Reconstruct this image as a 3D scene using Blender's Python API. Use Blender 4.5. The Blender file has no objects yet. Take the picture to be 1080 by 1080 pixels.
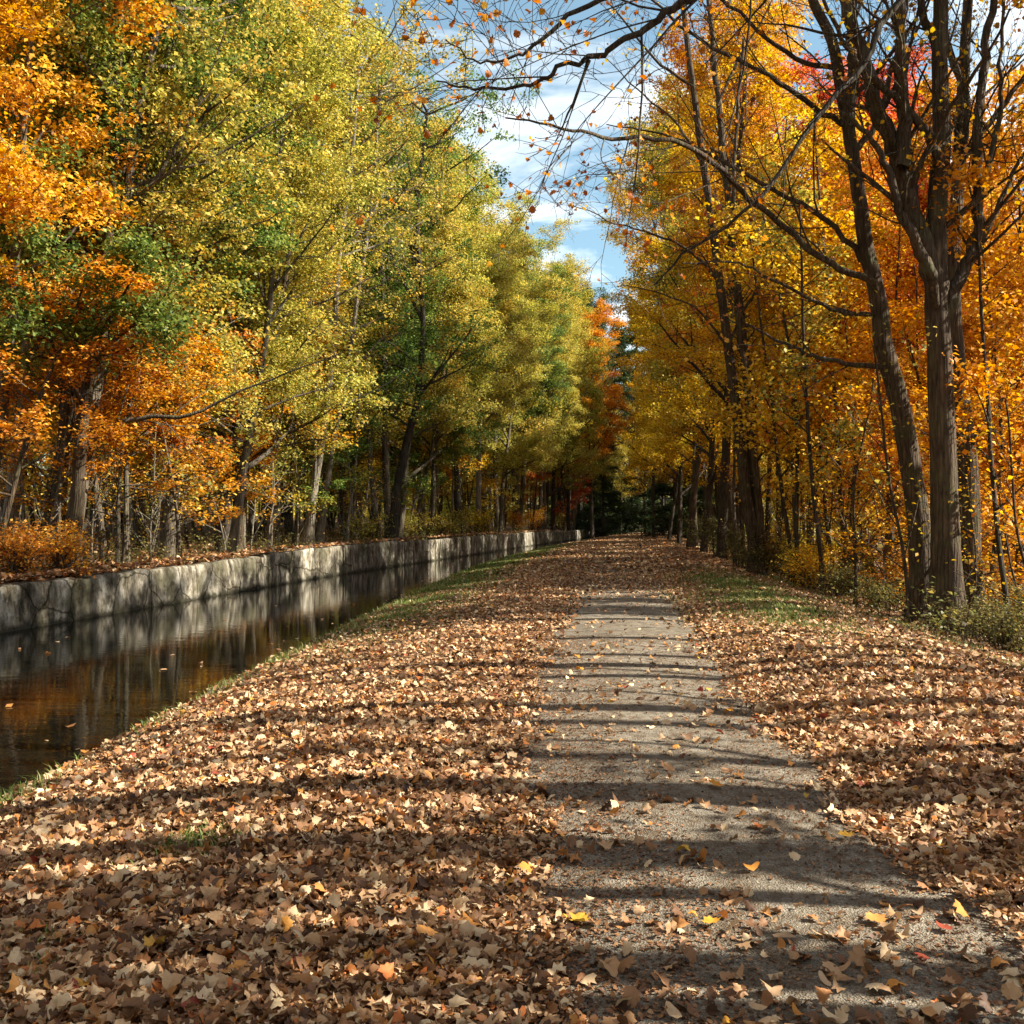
import bpy, math, random
import numpy as np
from mathutils import Vector

R = math.radians
C = bpy.context.scene.collection
H_EYE, F, HZ = 1.6, 1080.0, 548.0

# ------------------------------------------------------------------ helpers
def at(px, py, Y):
    """photo pixel (1080 px frame) at depth Y -> point"""
    return (Y * (px - 540) / F, Y, H_EYE + Y * (HZ - py) / F)

def mesh_obj(name, verts, faces, mat=None, parent=None, smooth=False, attrs=None, fixed=None):
    me = bpy.data.meshes.new(name)
    verts = np.asarray(verts, dtype=np.float32)
    if fixed is not None:                       # every face has `fixed` corners, faces is an (N, fixed) array
        faces = np.asarray(faces, dtype=np.int32)
        n = len(faces)
        me.vertices.add(len(verts)); me.vertices.foreach_set('co', verts.ravel())
        me.loops.add(n * fixed); me.loops.foreach_set('vertex_index', faces.ravel())
        me.polygons.add(n)
        me.polygons.foreach_set('loop_start', np.arange(0, n * fixed, fixed, dtype=np.int32))
        me.update(calc_edges=True)
    else:
        me.from_pydata([tuple(v) for v in verts], [], faces); me.update()
    if smooth:
        me.polygons.foreach_set('use_smooth', np.ones(len(me.polygons), dtype=bool))
    if attrs:
        for k, (dom, arr) in attrs.items():
            a = me.attributes.new(k, 'FLOAT', dom)
            a.data.foreach_set('value', np.asarray(arr, dtype=np.float32))
    if mat: me.materials.append(mat)
    o = bpy.data.objects.new(name, me); C.objects.link(o)
    if parent: o.parent = parent
    return o

def empty(name, loc=(0, 0, 0)):
    o = bpy.data.objects.new(name, None); C.objects.link(o); o.location = loc
    o.empty_display_size = .2
    return o

def tag(o, label=None, cat=None, group=None, kind=None):
    if label: o['label'] = label
    if cat: o['category'] = cat
    if group: o['group'] = group
    if kind: o['kind'] = kind
    return o

def lerp_curve(ctrl):
    ys = np.array([c[0] for c in ctrl], float); xs = np.array([c[1] for c in ctrl], float)
    # smooth cubic Hermite through the control points
    m = np.gradient(xs, ys)
    def f(y):
        y = np.clip(np.asarray(y, float), ys[0], ys[-1])
        i = np.clip(np.searchsorted(ys, y) - 1, 0, len(ys) - 2)
        h = ys[i + 1] - ys[i]; t = (y - ys[i]) / h
        return ((2*t**3 - 3*t**2 + 1) * xs[i] + (t**3 - 2*t**2 + t) * h * m[i]
                + (-2*t**3 + 3*t**2) * xs[i+1] + (t**3 - t**2) * h * m[i+1])
    return f

_rs = np.random.RandomState(5)
_nk = _rs.randn(24, 2) * np.linspace(.3, 3.2, 24)[:, None]; _np = _rs.rand(24) * 6.28
def nz(x, y, s=1.0, k0=0, k1=24):
    """cheap smooth noise, about -1..1"""
    x = np.asarray(x, float) * s; y = np.asarray(y, float) * s
    out = 0
    for k in range(k0, k1):
        out = out + np.sin(_nk[k, 0]*x + _nk[k, 1]*y + _np[k])
    return out / math.sqrt((k1-k0) * .5) * .5

# ------------------------------------------------------------------ materials
def new_mat(name):
    m = bpy.data.materials.new(name); m.use_nodes = True
    nt = m.node_tree; nt.nodes.clear()
    out = nt.nodes.new('ShaderNodeOutputMaterial')
    return m, nt, out

def N(nt, t, **kw):
    n = nt.nodes.new(t)
    for k, v in kw.items():
        if k in n.inputs.keys() if hasattr(n.inputs, 'keys') else False: n.inputs[k].default_value = v
        else: setattr(n, k, v)
    return n

def L(nt, a, b): nt.links.new(a, b)

def ramp(nt, src, stops, interp='LINEAR'):
    r = nt.nodes.new('ShaderNodeValToRGB'); r.color_ramp.interpolation = interp
    el = r.color_ramp.elements
    while len(el) < len(stops): el.new(0.5)
    for e, (p, c) in zip(el, stops):
        e.position = p; e.color = (*c, 1) if len(c) == 3 else c
    if src is not None: L(nt, src, r.inputs[0])
    return r

def noise(nt, vec, scale, detail=4, rough=.55, dist=0.0):
    n = nt.nodes.new('ShaderNodeTexNoise')
    n.inputs['Scale'].default_value = scale; n.inputs['Detail'].default_value = detail
    n.inputs['Roughness'].default_value = rough; n.inputs['Distortion'].default_value = dist
    if vec is not None: L(nt, vec, n.inputs['Vector'])
    return n

def mapping(nt, vec, scale=(1, 1, 1)):
    m = nt.nodes.new('ShaderNodeMapping'); m.inputs['Scale'].default_value = scale
    L(nt, vec, m.inputs['Vector']); return m

def math_n(nt, op, a, b=None, clamp=False):
    n = nt.nodes.new('ShaderNodeMath'); n.operation = op; n.use_clamp = clamp
    for i, v in enumerate((a, b)):
        if v is None: continue
        if isinstance(v, (int, float)): n.inputs[i].default_value = v
        else: L(nt, v, n.inputs[i])
    return n

def mixc(nt, fac, a, b, blend='MIX'):
    n = nt.nodes.new('ShaderNodeMix'); n.data_type = 'RGBA'; n.blend_type = blend
    for idx, v in ((0, fac), (6, a), (7, b)):
        if isinstance(v, (int, float)): n.inputs[idx].default_value = v
        elif isinstance(v, tuple): n.inputs[idx].default_value = (*v, 1) if len(v) == 3 else v
        else: L(nt, v, n.inputs[idx])
    return n

def attr(nt, name):
    a = nt.nodes.new('ShaderNodeAttribute'); a.attribute_name = name; return a

def leaf_mat(name, cols, transl=.42, spread=.45, rough=.55):
    """cols: list of leaf colours; picked by the leaf's own random value and by its spray's"""
    m, nt, out = new_mat(name)
    a = attr(nt, 'rnd'); b = attr(nt, 'clump')
    oi = nt.nodes.new('ShaderNodeObjectInfo')
    t1 = math_n(nt, 'MULTIPLY', a.outputs['Fac'], spread)
    t2 = math_n(nt, 'MULTIPLY', b.outputs['Fac'], 1.0 - spread)
    t = math_n(nt, 'ADD', t1.outputs[0], t2.outputs[0])
    k = len(cols)
    # stretched so that the whole ramp is used
    tt = nt.nodes.new('ShaderNodeMapRange')
    tt.inputs[1].default_value = .12; tt.inputs[2].default_value = .88
    L(nt, t.outputs[0], tt.inputs[0])
    r = ramp(nt, tt.outputs[0], [((i + .0) / (k - 1), c) for i, c in enumerate(cols)])
    hsv = nt.nodes.new('ShaderNodeHueSaturation')
    v = math_n(nt, 'MULTIPLY_ADD', a.outputs['Fac'], .7); v.inputs[2].default_value = .68
    L(nt, v.outputs[0], hsv.inputs['Value']); L(nt, r.outputs[0], hsv.inputs['Color'])
    hh = math_n(nt, 'MULTIPLY_ADD', oi.outputs['Random'], .03); hh.inputs[2].default_value = .485
    L(nt, hh.outputs[0], hsv.inputs['Hue'])
    p = nt.nodes.new('ShaderNodeBsdfPrincipled')
    p.inputs['Roughness'].default_value = rough; p.inputs['Specular IOR Level'].default_value = .35
    L(nt, hsv.outputs[0], p.inputs['Base Color'])
    tr = nt.nodes.new('ShaderNodeBsdfTranslucent')
    sat = nt.nodes.new('ShaderNodeHueSaturation'); sat.inputs['Saturation'].default_value = 1.05
    sat.inputs['Value'].default_value = 1.2
    L(nt, hsv.outputs[0], sat.inputs['Color']); L(nt, sat.outputs[0], tr.inputs['Color'])
    mx = nt.nodes.new('ShaderNodeMixShader'); mx.inputs[0].default_value = transl
    L(nt, p.outputs[0], mx.inputs[1]); L(nt, tr.outputs[0], mx.inputs[2]); L(nt, mx.outputs[0], out.inputs[0])
    return m

LM = {
 'orange': leaf_mat('leaves_orange', [(.34,.12,.015), (.60,.24,.025), (.72,.38,.05), (.68,.46,.10)]),
 'rust':   leaf_mat('leaves_rust', [(.26,.07,.015), (.50,.15,.02), (.60,.24,.03), (.56,.34,.06)]),
 'red':    leaf_mat('leaves_red', [(.38,.05,.03), (.54,.10,.04), (.62,.20,.05), (.62,.28,.06)]),
 'gold':   leaf_mat('leaves_gold', [(.32,.24,.02), (.62,.36,.02), (.72,.50,.05), (.46,.42,.06)]),
 'amber':  leaf_mat('leaves_amber', [(.40,.15,.014), (.62,.28,.018), (.70,.38,.03), (.60,.42,.05)]),
 'lime':   leaf_mat('leaves_yellow_green', [(.16,.18,.035), (.35,.34,.055), (.53,.45,.10), (.64,.41,.07)], spread=.55),
 'olive':  leaf_mat('leaves_olive', [(.10,.13,.03), (.25,.26,.04), (.48,.39,.07), (.60,.36,.05)], spread=.55),
 'green':  leaf_mat('leaves_green', [(.04,.09,.02), (.08,.15,.03), (.17,.24,.05), (.38,.36,.07)], spread=.5),
 'weeds':  leaf_mat('leaves_weeds', [(.10,.06,.03), (.16,.14,.04), (.12,.135,.04), (.32,.22,.06)], spread=.6),
 'dark':   leaf_mat('leaves_dark_green', [(.015,.030,.012), (.03,.05,.02), (.05,.08,.02), (.10,.11,.03)], transl=.2),
}
COLW = {'orange': 'orange', 'rust': 'rust orange', 'red': 'red', 'gold': 'golden yellow', 'amber': 'amber',
        'lime': 'yellow green', 'olive': 'olive', 'green': 'green', 'dark': 'dark green', 'weeds': 'dull green'}

def litter_leaf_mat(name, stops, transl=.15):
    m, nt, out = new_mat(name)
    a = attr(nt, 'rnd')
    r = ramp(nt, a.outputs['Fac'], stops)
    tc = nt.nodes.new('ShaderNodeTexCoord')
    n = noise(nt, tc.outputs['Object'], 60, 3, .6)
    v = nt.nodes.new('ShaderNodeMapRange'); v.inputs[3].default_value = .78; v.inputs[4].default_value = 1.2
    L(nt, n.outputs['Fac'], v.inputs[0])
    hsv = nt.nodes.new('ShaderNodeHueSaturation'); L(nt, v.outputs[0], hsv.inputs['Value']); L(nt, r.outputs[0], hsv.inputs['Color'])
    p = nt.nodes.new('ShaderNodeBsdfPrincipled'); p.inputs['Roughness'].default_value = .6
    p.inputs['Specular IOR Level'].default_value = .3
    L(nt, hsv.outputs[0], p.inputs['Base Color'])
    tr = nt.nodes.new('ShaderNodeBsdfTranslucent'); L(nt, hsv.outputs[0], tr.inputs['Color'])
    mx = nt.nodes.new('ShaderNodeMixShader'); mx.inputs[0].default_value = transl
    L(nt, p.outputs[0], mx.inputs[1]); L(nt, tr.outputs[0], mx.inputs[2]); L(nt, mx.outputs[0], out.inputs[0])
    return m

M_LITTER = litter_leaf_mat('dry_leaves', [
    (0.0, (.06, .028, .014)), (.18, (.16, .075, .033)), (.36, (.31, .155, .068)), (.52, (.50, .30, .15)),
    (.70, (.77, .59, .36)), (.80, (.34, .15, .065)), (.88, (.50, .23, .06)), (.94, (.55, .16, .04)),
    (.975, (.66, .36, .06)), (1.0, (.30, .06, .03))])
M_FRESH = litter_leaf_mat('fresh_leaves', [
    (0.0, (.20, .11, .06)), (.35, (.42, .27, .15)), (.60, (.55, .24, .06)), (.80, (.66, .28, .03)),
    (.92, (.66, .40, .05)), (1.0, (.45, .08, .03))])

def bark_mat(name, dark, light, scale=1.0, moss=0.0):
    m, nt, out = new_mat(name)
    tc = nt.nodes.new('ShaderNodeTexCoord')
    mp = mapping(nt, tc.outputs['Object'], (9*scale, 9*scale, 1.3*scale))
    n1 = noise(nt, mp.outputs[0], 2.2, 6, .65, .4)
    mp2 = mapping(nt, tc.outputs['Object'], (14*scale, 14*scale, 1.1*scale))
    vo = nt.nodes.new('ShaderNodeTexVoronoi'); vo.feature = 'DISTANCE_TO_EDGE'
    vo.inputs['Scale'].default_value = 1.2; nd = noise(nt, tc.outputs['Object'], 7, 4, .7); vmx = mixc(nt, .35, mp2.outputs[0], nd.outputs['Color'], 'ADD'); L(nt, vmx.outputs[2], vo.inputs['Vector'])
    n2 = noise(nt, tc.outputs['Object'], 1.3, 3)
    r = ramp(nt, n1.outputs['Fac'], [(.28, dark), (.72, light)])
    r2 = ramp(nt, vo.outputs['Distance'], [(0, (.5, .5, .5)), (.25, (1, 1, 1))])
    c = mixc(nt, 1.0, r.outputs[0], r2.outputs[0], 'MULTIPLY')
    r3 = ramp(nt, n2.outputs['Fac'], [(.35, (.72, .70, .66)), (.65, (1.15, 1.12, 1.05))])
    c2 = mixc(nt, 1.0, c.outputs[2], r3.outputs[0], 'MULTIPLY')
    if moss:
        n3 = noise(nt, tc.outputs['Object'], 2.3, 5)
        r4 = ramp(nt, n3.outputs['Fac'], [(.5, (0, 0, 0)), (.7, (moss, moss, moss))])
        c2 = mixc(nt, r4.outputs[0], c2.outputs[2], (.11, .13, .05))
    p = nt.nodes.new('ShaderNodeBsdfPrincipled'); p.inputs['Roughness'].default_value = .85
    p.inputs['Specular IOR Level'].default_value = .2
    L(nt, c2.outputs[2], p.inputs['Base Color'])
    b = nt.nodes.new('ShaderNodeBump'); b.inputs['Strength'].default_value = .9; b.inputs['Distance'].default_value = .03
    h = math_n(nt, 'ADD', n1.outputs['Fac'], r2.outputs[0])
    L(nt, h.outputs[0], b.inputs['Height']); L(nt, b.outputs[0], p.inputs['Normal'])
    L(nt, p.outputs[0], out.inputs[0])
    return m

B_GREY = bark_mat('bark_grey', (.055, .045, .035), (.24, .205, .16), moss=.4)
B_PALE = bark_mat('bark_pale', (.15, .135, .11), (.42, .38, .31))
B_DARK = bark_mat('bark_dark', (.03, .024, .02), (.12, .10, .08), moss=.2)
B_BROWN = bark_mat('bark_brown', (.035, .025, .018), (.17, .125, .085), moss=.35)
BARKW = {B_GREY.name: 'grey', B_PALE.name: 'pale', B_DARK.name: 'dark', B_BROWN.name: 'brown'}

# ------------------------------------------------------------------ the lie of the land
WZ = -.45
Wl = lerp_curve([(-40, -15), (0, -11.5), (18.45, -9.2), (23.8, -8.45), (38.2, -6.36), (55.3, -3.07), (75, .6), (100, 5.6), (140, 14), (200, 28), (420, 90)])
Bl = lerp_curve([(-40, -3.9), (0, -3.85), (7.33, -3.67), (9.97, -3.6), (22.8, -2.96), (42.6, -1.58), (60, .6), (82, 3.9), (100, 7.0), (140, 15.4), (200, 29.4), (420, 91.4)])
Pc = lerp_curve([(-40, .3), (0, 1.15), (3.8, 1.04), (6.9, .98), (11.4, 1.3), (18.8, 2.07), (33, 3.3), (64, 7.1), (100, 12.5), (144, 20.5), (200, 33), (420, 96)])
Re = lerp_curve([(-40, 4.6), (0, 5.0), (12.2, 5.9), (33, 8), (54, 11), (80, 15), (144, 27), (200, 39), (420, 103)])
PW = 1.02

def gz(X, Y):
    """height of the ground"""
    X = np.asarray(X, float); Y = np.asarray(Y, float)
    wl, bl, pc, re = Wl(Y), Bl(Y), Pc(Y), Re(Y)
    n = nz(X, Y, .9); nf = nz(X, Y, 3.1, 6)
    # left woods
    dl = np.maximum(wl - .3 - X, 0)
    z_left = .36 + .035 * dl + .12 * nz(X, Y, .35) * np.clip(dl / 2, 0, 1) + .03 * n
    # canal bed
    z_bed = np.full_like(X, -1.3)
    # bank from waterline up to path
    pl = pc - PW
    t = np.clip((X - bl) / np.maximum(pl - bl, .4), 0, 1)
    z_bank = WZ + (0 - WZ) * np.sin(t * math.pi / 2) ** .75 + .035 * n * np.clip(t * 4, 0, 1) + .012 * nf
    under = np.clip((bl - X) / .8, 0, 1)
    z_bank = z_bank - .85 * under
    # path with a slight camber and wheel hollows
    tp = np.clip((X - pl) / (2 * PW), 0, 1)
    z_path = .03 * np.sin(tp * math.pi) + .008 * n + .004 * nf
    # right shoulder
    tr = np.clip((X - pc - PW) / np.maximum(re - pc - PW, .5), 0, 1)
    z_sh = .015 + .10 * np.sin(tr * math.pi) + .03 * n * np.sin(tr * math.pi) ** .5 + .01 * nf - .12 * tr ** 3
    dr = np.maximum(X - re, 0)
    z_r = -.1 - 3.2 * (1 - np.exp(-(dr / 7.0) ** 1.35)) - .012 * dr + .12 * nz(X, Y, .5) * np.clip(dr, 0, 1)
    z = np.where(X < wl - .15, z_left, np.where(X < bl - .8, z_bed, np.where(X < pl, z_bank,
        np.where(X < pc + PW, z_path, np.where(X < re, z_sh, z_r)))))
    return z

def gz1(x, y): return float(gz(np.array([x]), np.array([y]))[0])

def grass_amt(X, Y):
    """where grass shows through the litter"""
    d = X - Bl(Y)
    edge = np.clip(1 - np.abs(d - .22) / .42, 0, 1) * np.clip(.45 + .55 * nz(X, Y, 1.7), 0, .8)
    far = np.clip((Y - 11) / 12, 0, 1) * np.clip(1 - (d - 1.1) / 1.9, 0, 1) * np.clip(d + .3, 0, 1)
    e = Re(Y)
    right = np.exp(-((X - (e - 1.9)) / 1.0) ** 2) * np.exp(-((Y - 21) / 7.5) ** 2) * 1.25
    redge = np.clip(1 - np.abs(X - e + .1) / .7, 0, 1) * .7
    patch = np.clip(nz(X, Y, 1.1) * 1.7 - 1.25, 0, 1) * np.where(X < Pc(Y) - 1.3, 1, 0) * np.clip(d, 0, 1) * .7
    spot = .9 * np.exp(-(((X + 1.62) / .22) ** 2 + ((Y - 5.15) / .3) ** 2))
    g = np.maximum.reduce([edge, far, right, redge, patch, spot])
    return np.clip(g * (1.0 + .6 * nz(X, Y, 2.3)), 0, 1)

def build_ground():
    ys = np.concatenate([np.arange(-12, 2, .8), np.arange(2, 16, .12), np.arange(16, 40, .35), np.arange(40, 100, 1.0),
                         np.arange(100, 200, 3.0), np.arange(200, 420, 12.0)])
    rows = []
    for y in ys:
        wl, bl, pc, re = float(Wl(y)), float(Bl(y)), float(Pc(y)), float(Re(y))
        k = [wl - 250, wl - 120, wl - 60, wl - 35] + list(np.linspace(wl - 22, wl - 1, 22)) + [wl - .5, wl - .16, wl - .14]
        k += [wl + .5, bl - 1.0, bl - .79, bl - .5, bl - .25]
        k += list(np.linspace(bl, pc - PW, 26)) + list(np.linspace(pc - PW + .01, pc + PW - .01, 18))
        k += list(np.linspace(pc + PW, re, 30)) + list(re + np.array([.25, .5, .8, 1.2, 1.7, 2.3, 3, 4, 5, 6.5, 8, 10, 12.5, 16, 20, 26, 34, 45, 70, 130, 250]))
        rows.append(k)
    X = np.array(rows); Y = np.repeat(ys[:, None], X.shape[1], 1)
    Z = gz(X, Y)
    nr, nc = X.shape
    v = np.stack([X, Y, Z], -1).reshape(-1, 3)
    idx = np.arange(nr * nc).reshape(nr, nc)
    f = np.stack([idx[:-1, :-1], idx[:-1, 1:], idx[1:, 1:], idx[1:, :-1]], -1).reshape(-1, 4)
    g = grass_amt(X, Y).ravel()
    m, nt, out = new_mat('leaf_litter_ground')
    tc = nt.nodes.new('ShaderNodeTexCoord')
    vo = nt.nodes.new('ShaderNodeTexVoronoi'); vo.inputs['Scale'].default_value = 13
    n0 = noise(nt, tc.outputs['Object'], 9, 3)
    vm = mixc(nt, .12, tc.outputs['Object'], n0.outputs['Color']); L(nt, vm.outputs[2], vo.inputs['Vector'])
    sep = nt.nodes.new('ShaderNodeSeparateColor'); L(nt, vo.outputs['Color'], sep.inputs[0])
    r = ramp(nt, sep.outputs[0], [(0, (.05, .03, .018)), (.3, (.12, .07, .038)), (.6, (.26, .16, .09)), (.85, (.40, .28, .17)), (1, (.36, .13, .04))])
    ga = attr(nt, 'grass')
    n1 = noise(nt, tc.outputs['Object'], 22, 4)
    gr = ramp(nt, n1.outputs['Fac'], [(.3, (.035, .05, .012)), (.7, (.13, .16, .035))])
    gm = math_n(nt, 'MULTIPLY', ga.outputs['Fac'], .85)
    c = mixc(nt, gm.outputs[0], r.outputs[0], gr.outputs[0])
    n2 = noise(nt, tc.outputs['Object'], .8, 4)
    r3 = ramp(nt, n2.outputs['Fac'], [(.3, (.75, .72, .7)), (.7, (1.1, 1.05, 1.0))])
    c2 = mixc(nt, 1.0, c.outputs[2], r3.outputs[0], 'MULTIPLY')
    p = nt.nodes.new('ShaderNodeBsdfPrincipled'); p.inputs['Roughness'].default_value = .9; p.inputs['Specular IOR Level'].default_value = .15
    L(nt, c2.outputs[2], p.inputs['Base Color'])
    b = nt.nodes.new('ShaderNodeBump'); b.inputs['Strength'].default_value = 1; b.inputs['Distance'].default_value = .04
    L(nt, sep.outputs[1], b.inputs['Height']); L(nt, b.outputs[0], p.inputs['Normal'])
    L(nt, p.outputs[0], out.inputs[0])
    o = mesh_obj('ground', v, f, m, smooth=True, attrs={'grass': ('POINT', g)}, fixed=4)
    tag(o, kind='structure', label='leaf covered earth banks and woodland floor on both sides of the path')

def build_path():
    ys = np.concatenate([np.arange(-12, 2, .5), np.arange(2, 40, .1), np.arange(40, 200, 1.0)])
    cols = 26; rows = []
    for y in ys:
        pc = float(Pc(y))
        wl_ = .16 * nz(y * 1.0, 3.0, 1.2) + .10 * nz(y, 9., 3.0); wr_ = .16 * nz(y, 17.0, 1.2) + .10 * nz(y, 29., 3.0)
        rows.append(np.linspace(pc - PW + wl_ - .12, pc + PW + wr_ + .1, cols))
    X = np.array(rows); Y = np.repeat(ys[:, None], cols, 1); Z = gz(X, Y) + .008
    Z[:, 0] -= .012; Z[:, -1] -= .012
    nr, nc = X.shape
    idx = np.arange(nr * nc).reshape(nr, nc)
    f = np.stack([idx[:-1, :-1], idx[:-1, 1:], idx[1:, 1:], idx[1:, :-1]], -1).reshape(-1, 4)
    m, nt, out = new_mat('stone_dust_path')
    tc = nt.nodes.new('ShaderNodeTexCoord'); ob = tc.outputs['Object']
    n1 = noise(nt, ob, 1.6, 6, .6); n2 = noise(nt, ob, 110, 5, .7); n3 = noise(nt, ob, 9, 5, .65)
    vo = nt.nodes.new('ShaderNodeTexVoronoi'); vo.inputs['Scale'].default_value = 120; L(nt, ob, vo.inputs['Vector'])
    r = ramp(nt, n1.outputs['Fac'], [(.3, (.19, .16, .12)), (.55, (.29, .255, .20)), (.75, (.36, .325, .265))])
    r2 = ramp(nt, n2.outputs['Fac'], [(.3, (.6, .58, .55)), (.5, (1, 1, 1)), (.72, (1.3, 1.28, 1.22))])
    c = mixc(nt, 1.0, r.outputs[0], r2.outputs[0], 'MULTIPLY')
    r3 = ramp(nt, n3.outputs['Fac'], [(.40, (0, 0, 0)), (.60, (1, 1, 1))])
    dirt = math_n(nt, 'MULTIPLY', r3.outputs[0], .75)
    c2 = mixc(nt, dirt.outputs[0], c.outputs[2], (.13, .095, .06))
    sv = nt.nodes.new('ShaderNodeSeparateColor'); L(nt, vo.outputs['Color'], sv.inputs[0])
    r4 = ramp(nt, sv.outputs[0], [(0, (.6, .6, .6)), (.5, (1, 1, 1)), (.93, (1.05, 1.05, 1.05)), (1, (1.7, 1.7, 1.65))])
    c3 = mixc(nt, 1.0, c2.outputs[2], r4.outputs[0], 'MULTIPLY')
    p = nt.nodes.new('ShaderNodeBsdfPrincipled'); p.inputs['Roughness'].default_value = .9; p.inputs['Specular IOR Level'].default_value = .2
    L(nt, c3.outputs[2], p.inputs['Base Color'])
    b = nt.nodes.new('ShaderNodeBump'); b.inputs['Strength'].default_value = .9; b.inputs['Distance'].default_value = .012
    hh = math_n(nt, 'ADD', n2.outputs['Fac'], vo.outputs['Distance']); hh2 = math_n(nt, 'MULTIPLY_ADD', n3.outputs['Fac'], 2.0)
    L(nt, hh.outputs[0], hh2.inputs[2])
    L(nt, hh2.outputs[0], b.inputs['Height']); L(nt, b.outputs[0], p.inputs['Normal'])
    L(nt, p.outputs[0], out.inputs[0])
    o = mesh_obj('path', np.stack([X, Y, Z], -1).reshape(-1, 3), f, m, smooth=True, fixed=4)
    tag(o, kind='structure', label='grey stone dust towpath scattered with fallen leaves')

def build_water():
    ys = np.concatenate([np.arange(-12, 200, 2.0)])
    v = []; f = []
    for i, y in enumerate(ys):
        v += [(float(Wl(y)) - .1, y, WZ), (float(Bl(y)) + .7, y, WZ)]
        if i: a = 2 * i; f.append((a - 2, a - 1, a + 1, a))
    m, nt, out = new_mat('canal_water')
    tc = nt.nodes.new('ShaderNodeTexCoord')
    mp = mapping(nt, tc.outputs['Object'], (1.0, 2.6, 1)); n1 = noise(nt, mp.outputs[0], 2.2, 3, .5, .3)
    mp2 = mapping(nt, tc.outputs['Object'], (1.0, 2.0, 1)); n2 = noise(nt, mp2.outputs[0], 9, 2)
    h = math_n(nt, 'MULTIPLY_ADD', n2.outputs['Fac'], .18); L(nt, n1.outputs['Fac'], h.inputs[2])
    p = nt.nodes.new('ShaderNodeBsdfPrincipled')
    p.inputs['Base Color'].default_value = (.006, .006, .004, 1); p.inputs['Roughness'].default_value = .025
    p.inputs['IOR'].default_value = 1.33; p.inputs['Specular IOR Level'].default_value = .33
    b = nt.nodes.new('ShaderNodeBump'); b.inputs['Strength'].default_value = .07; b.inputs['Distance'].default_value = .03
    L(nt, h.outputs[0], b.inputs['Height']); L(nt, b.outputs[0], p.inputs['Normal']); L(nt, p.outputs[0], out.inputs[0])
    tag(mesh_obj('water', v, f, m), kind='structure', label='dark still canal water mirroring the woods')

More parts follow.
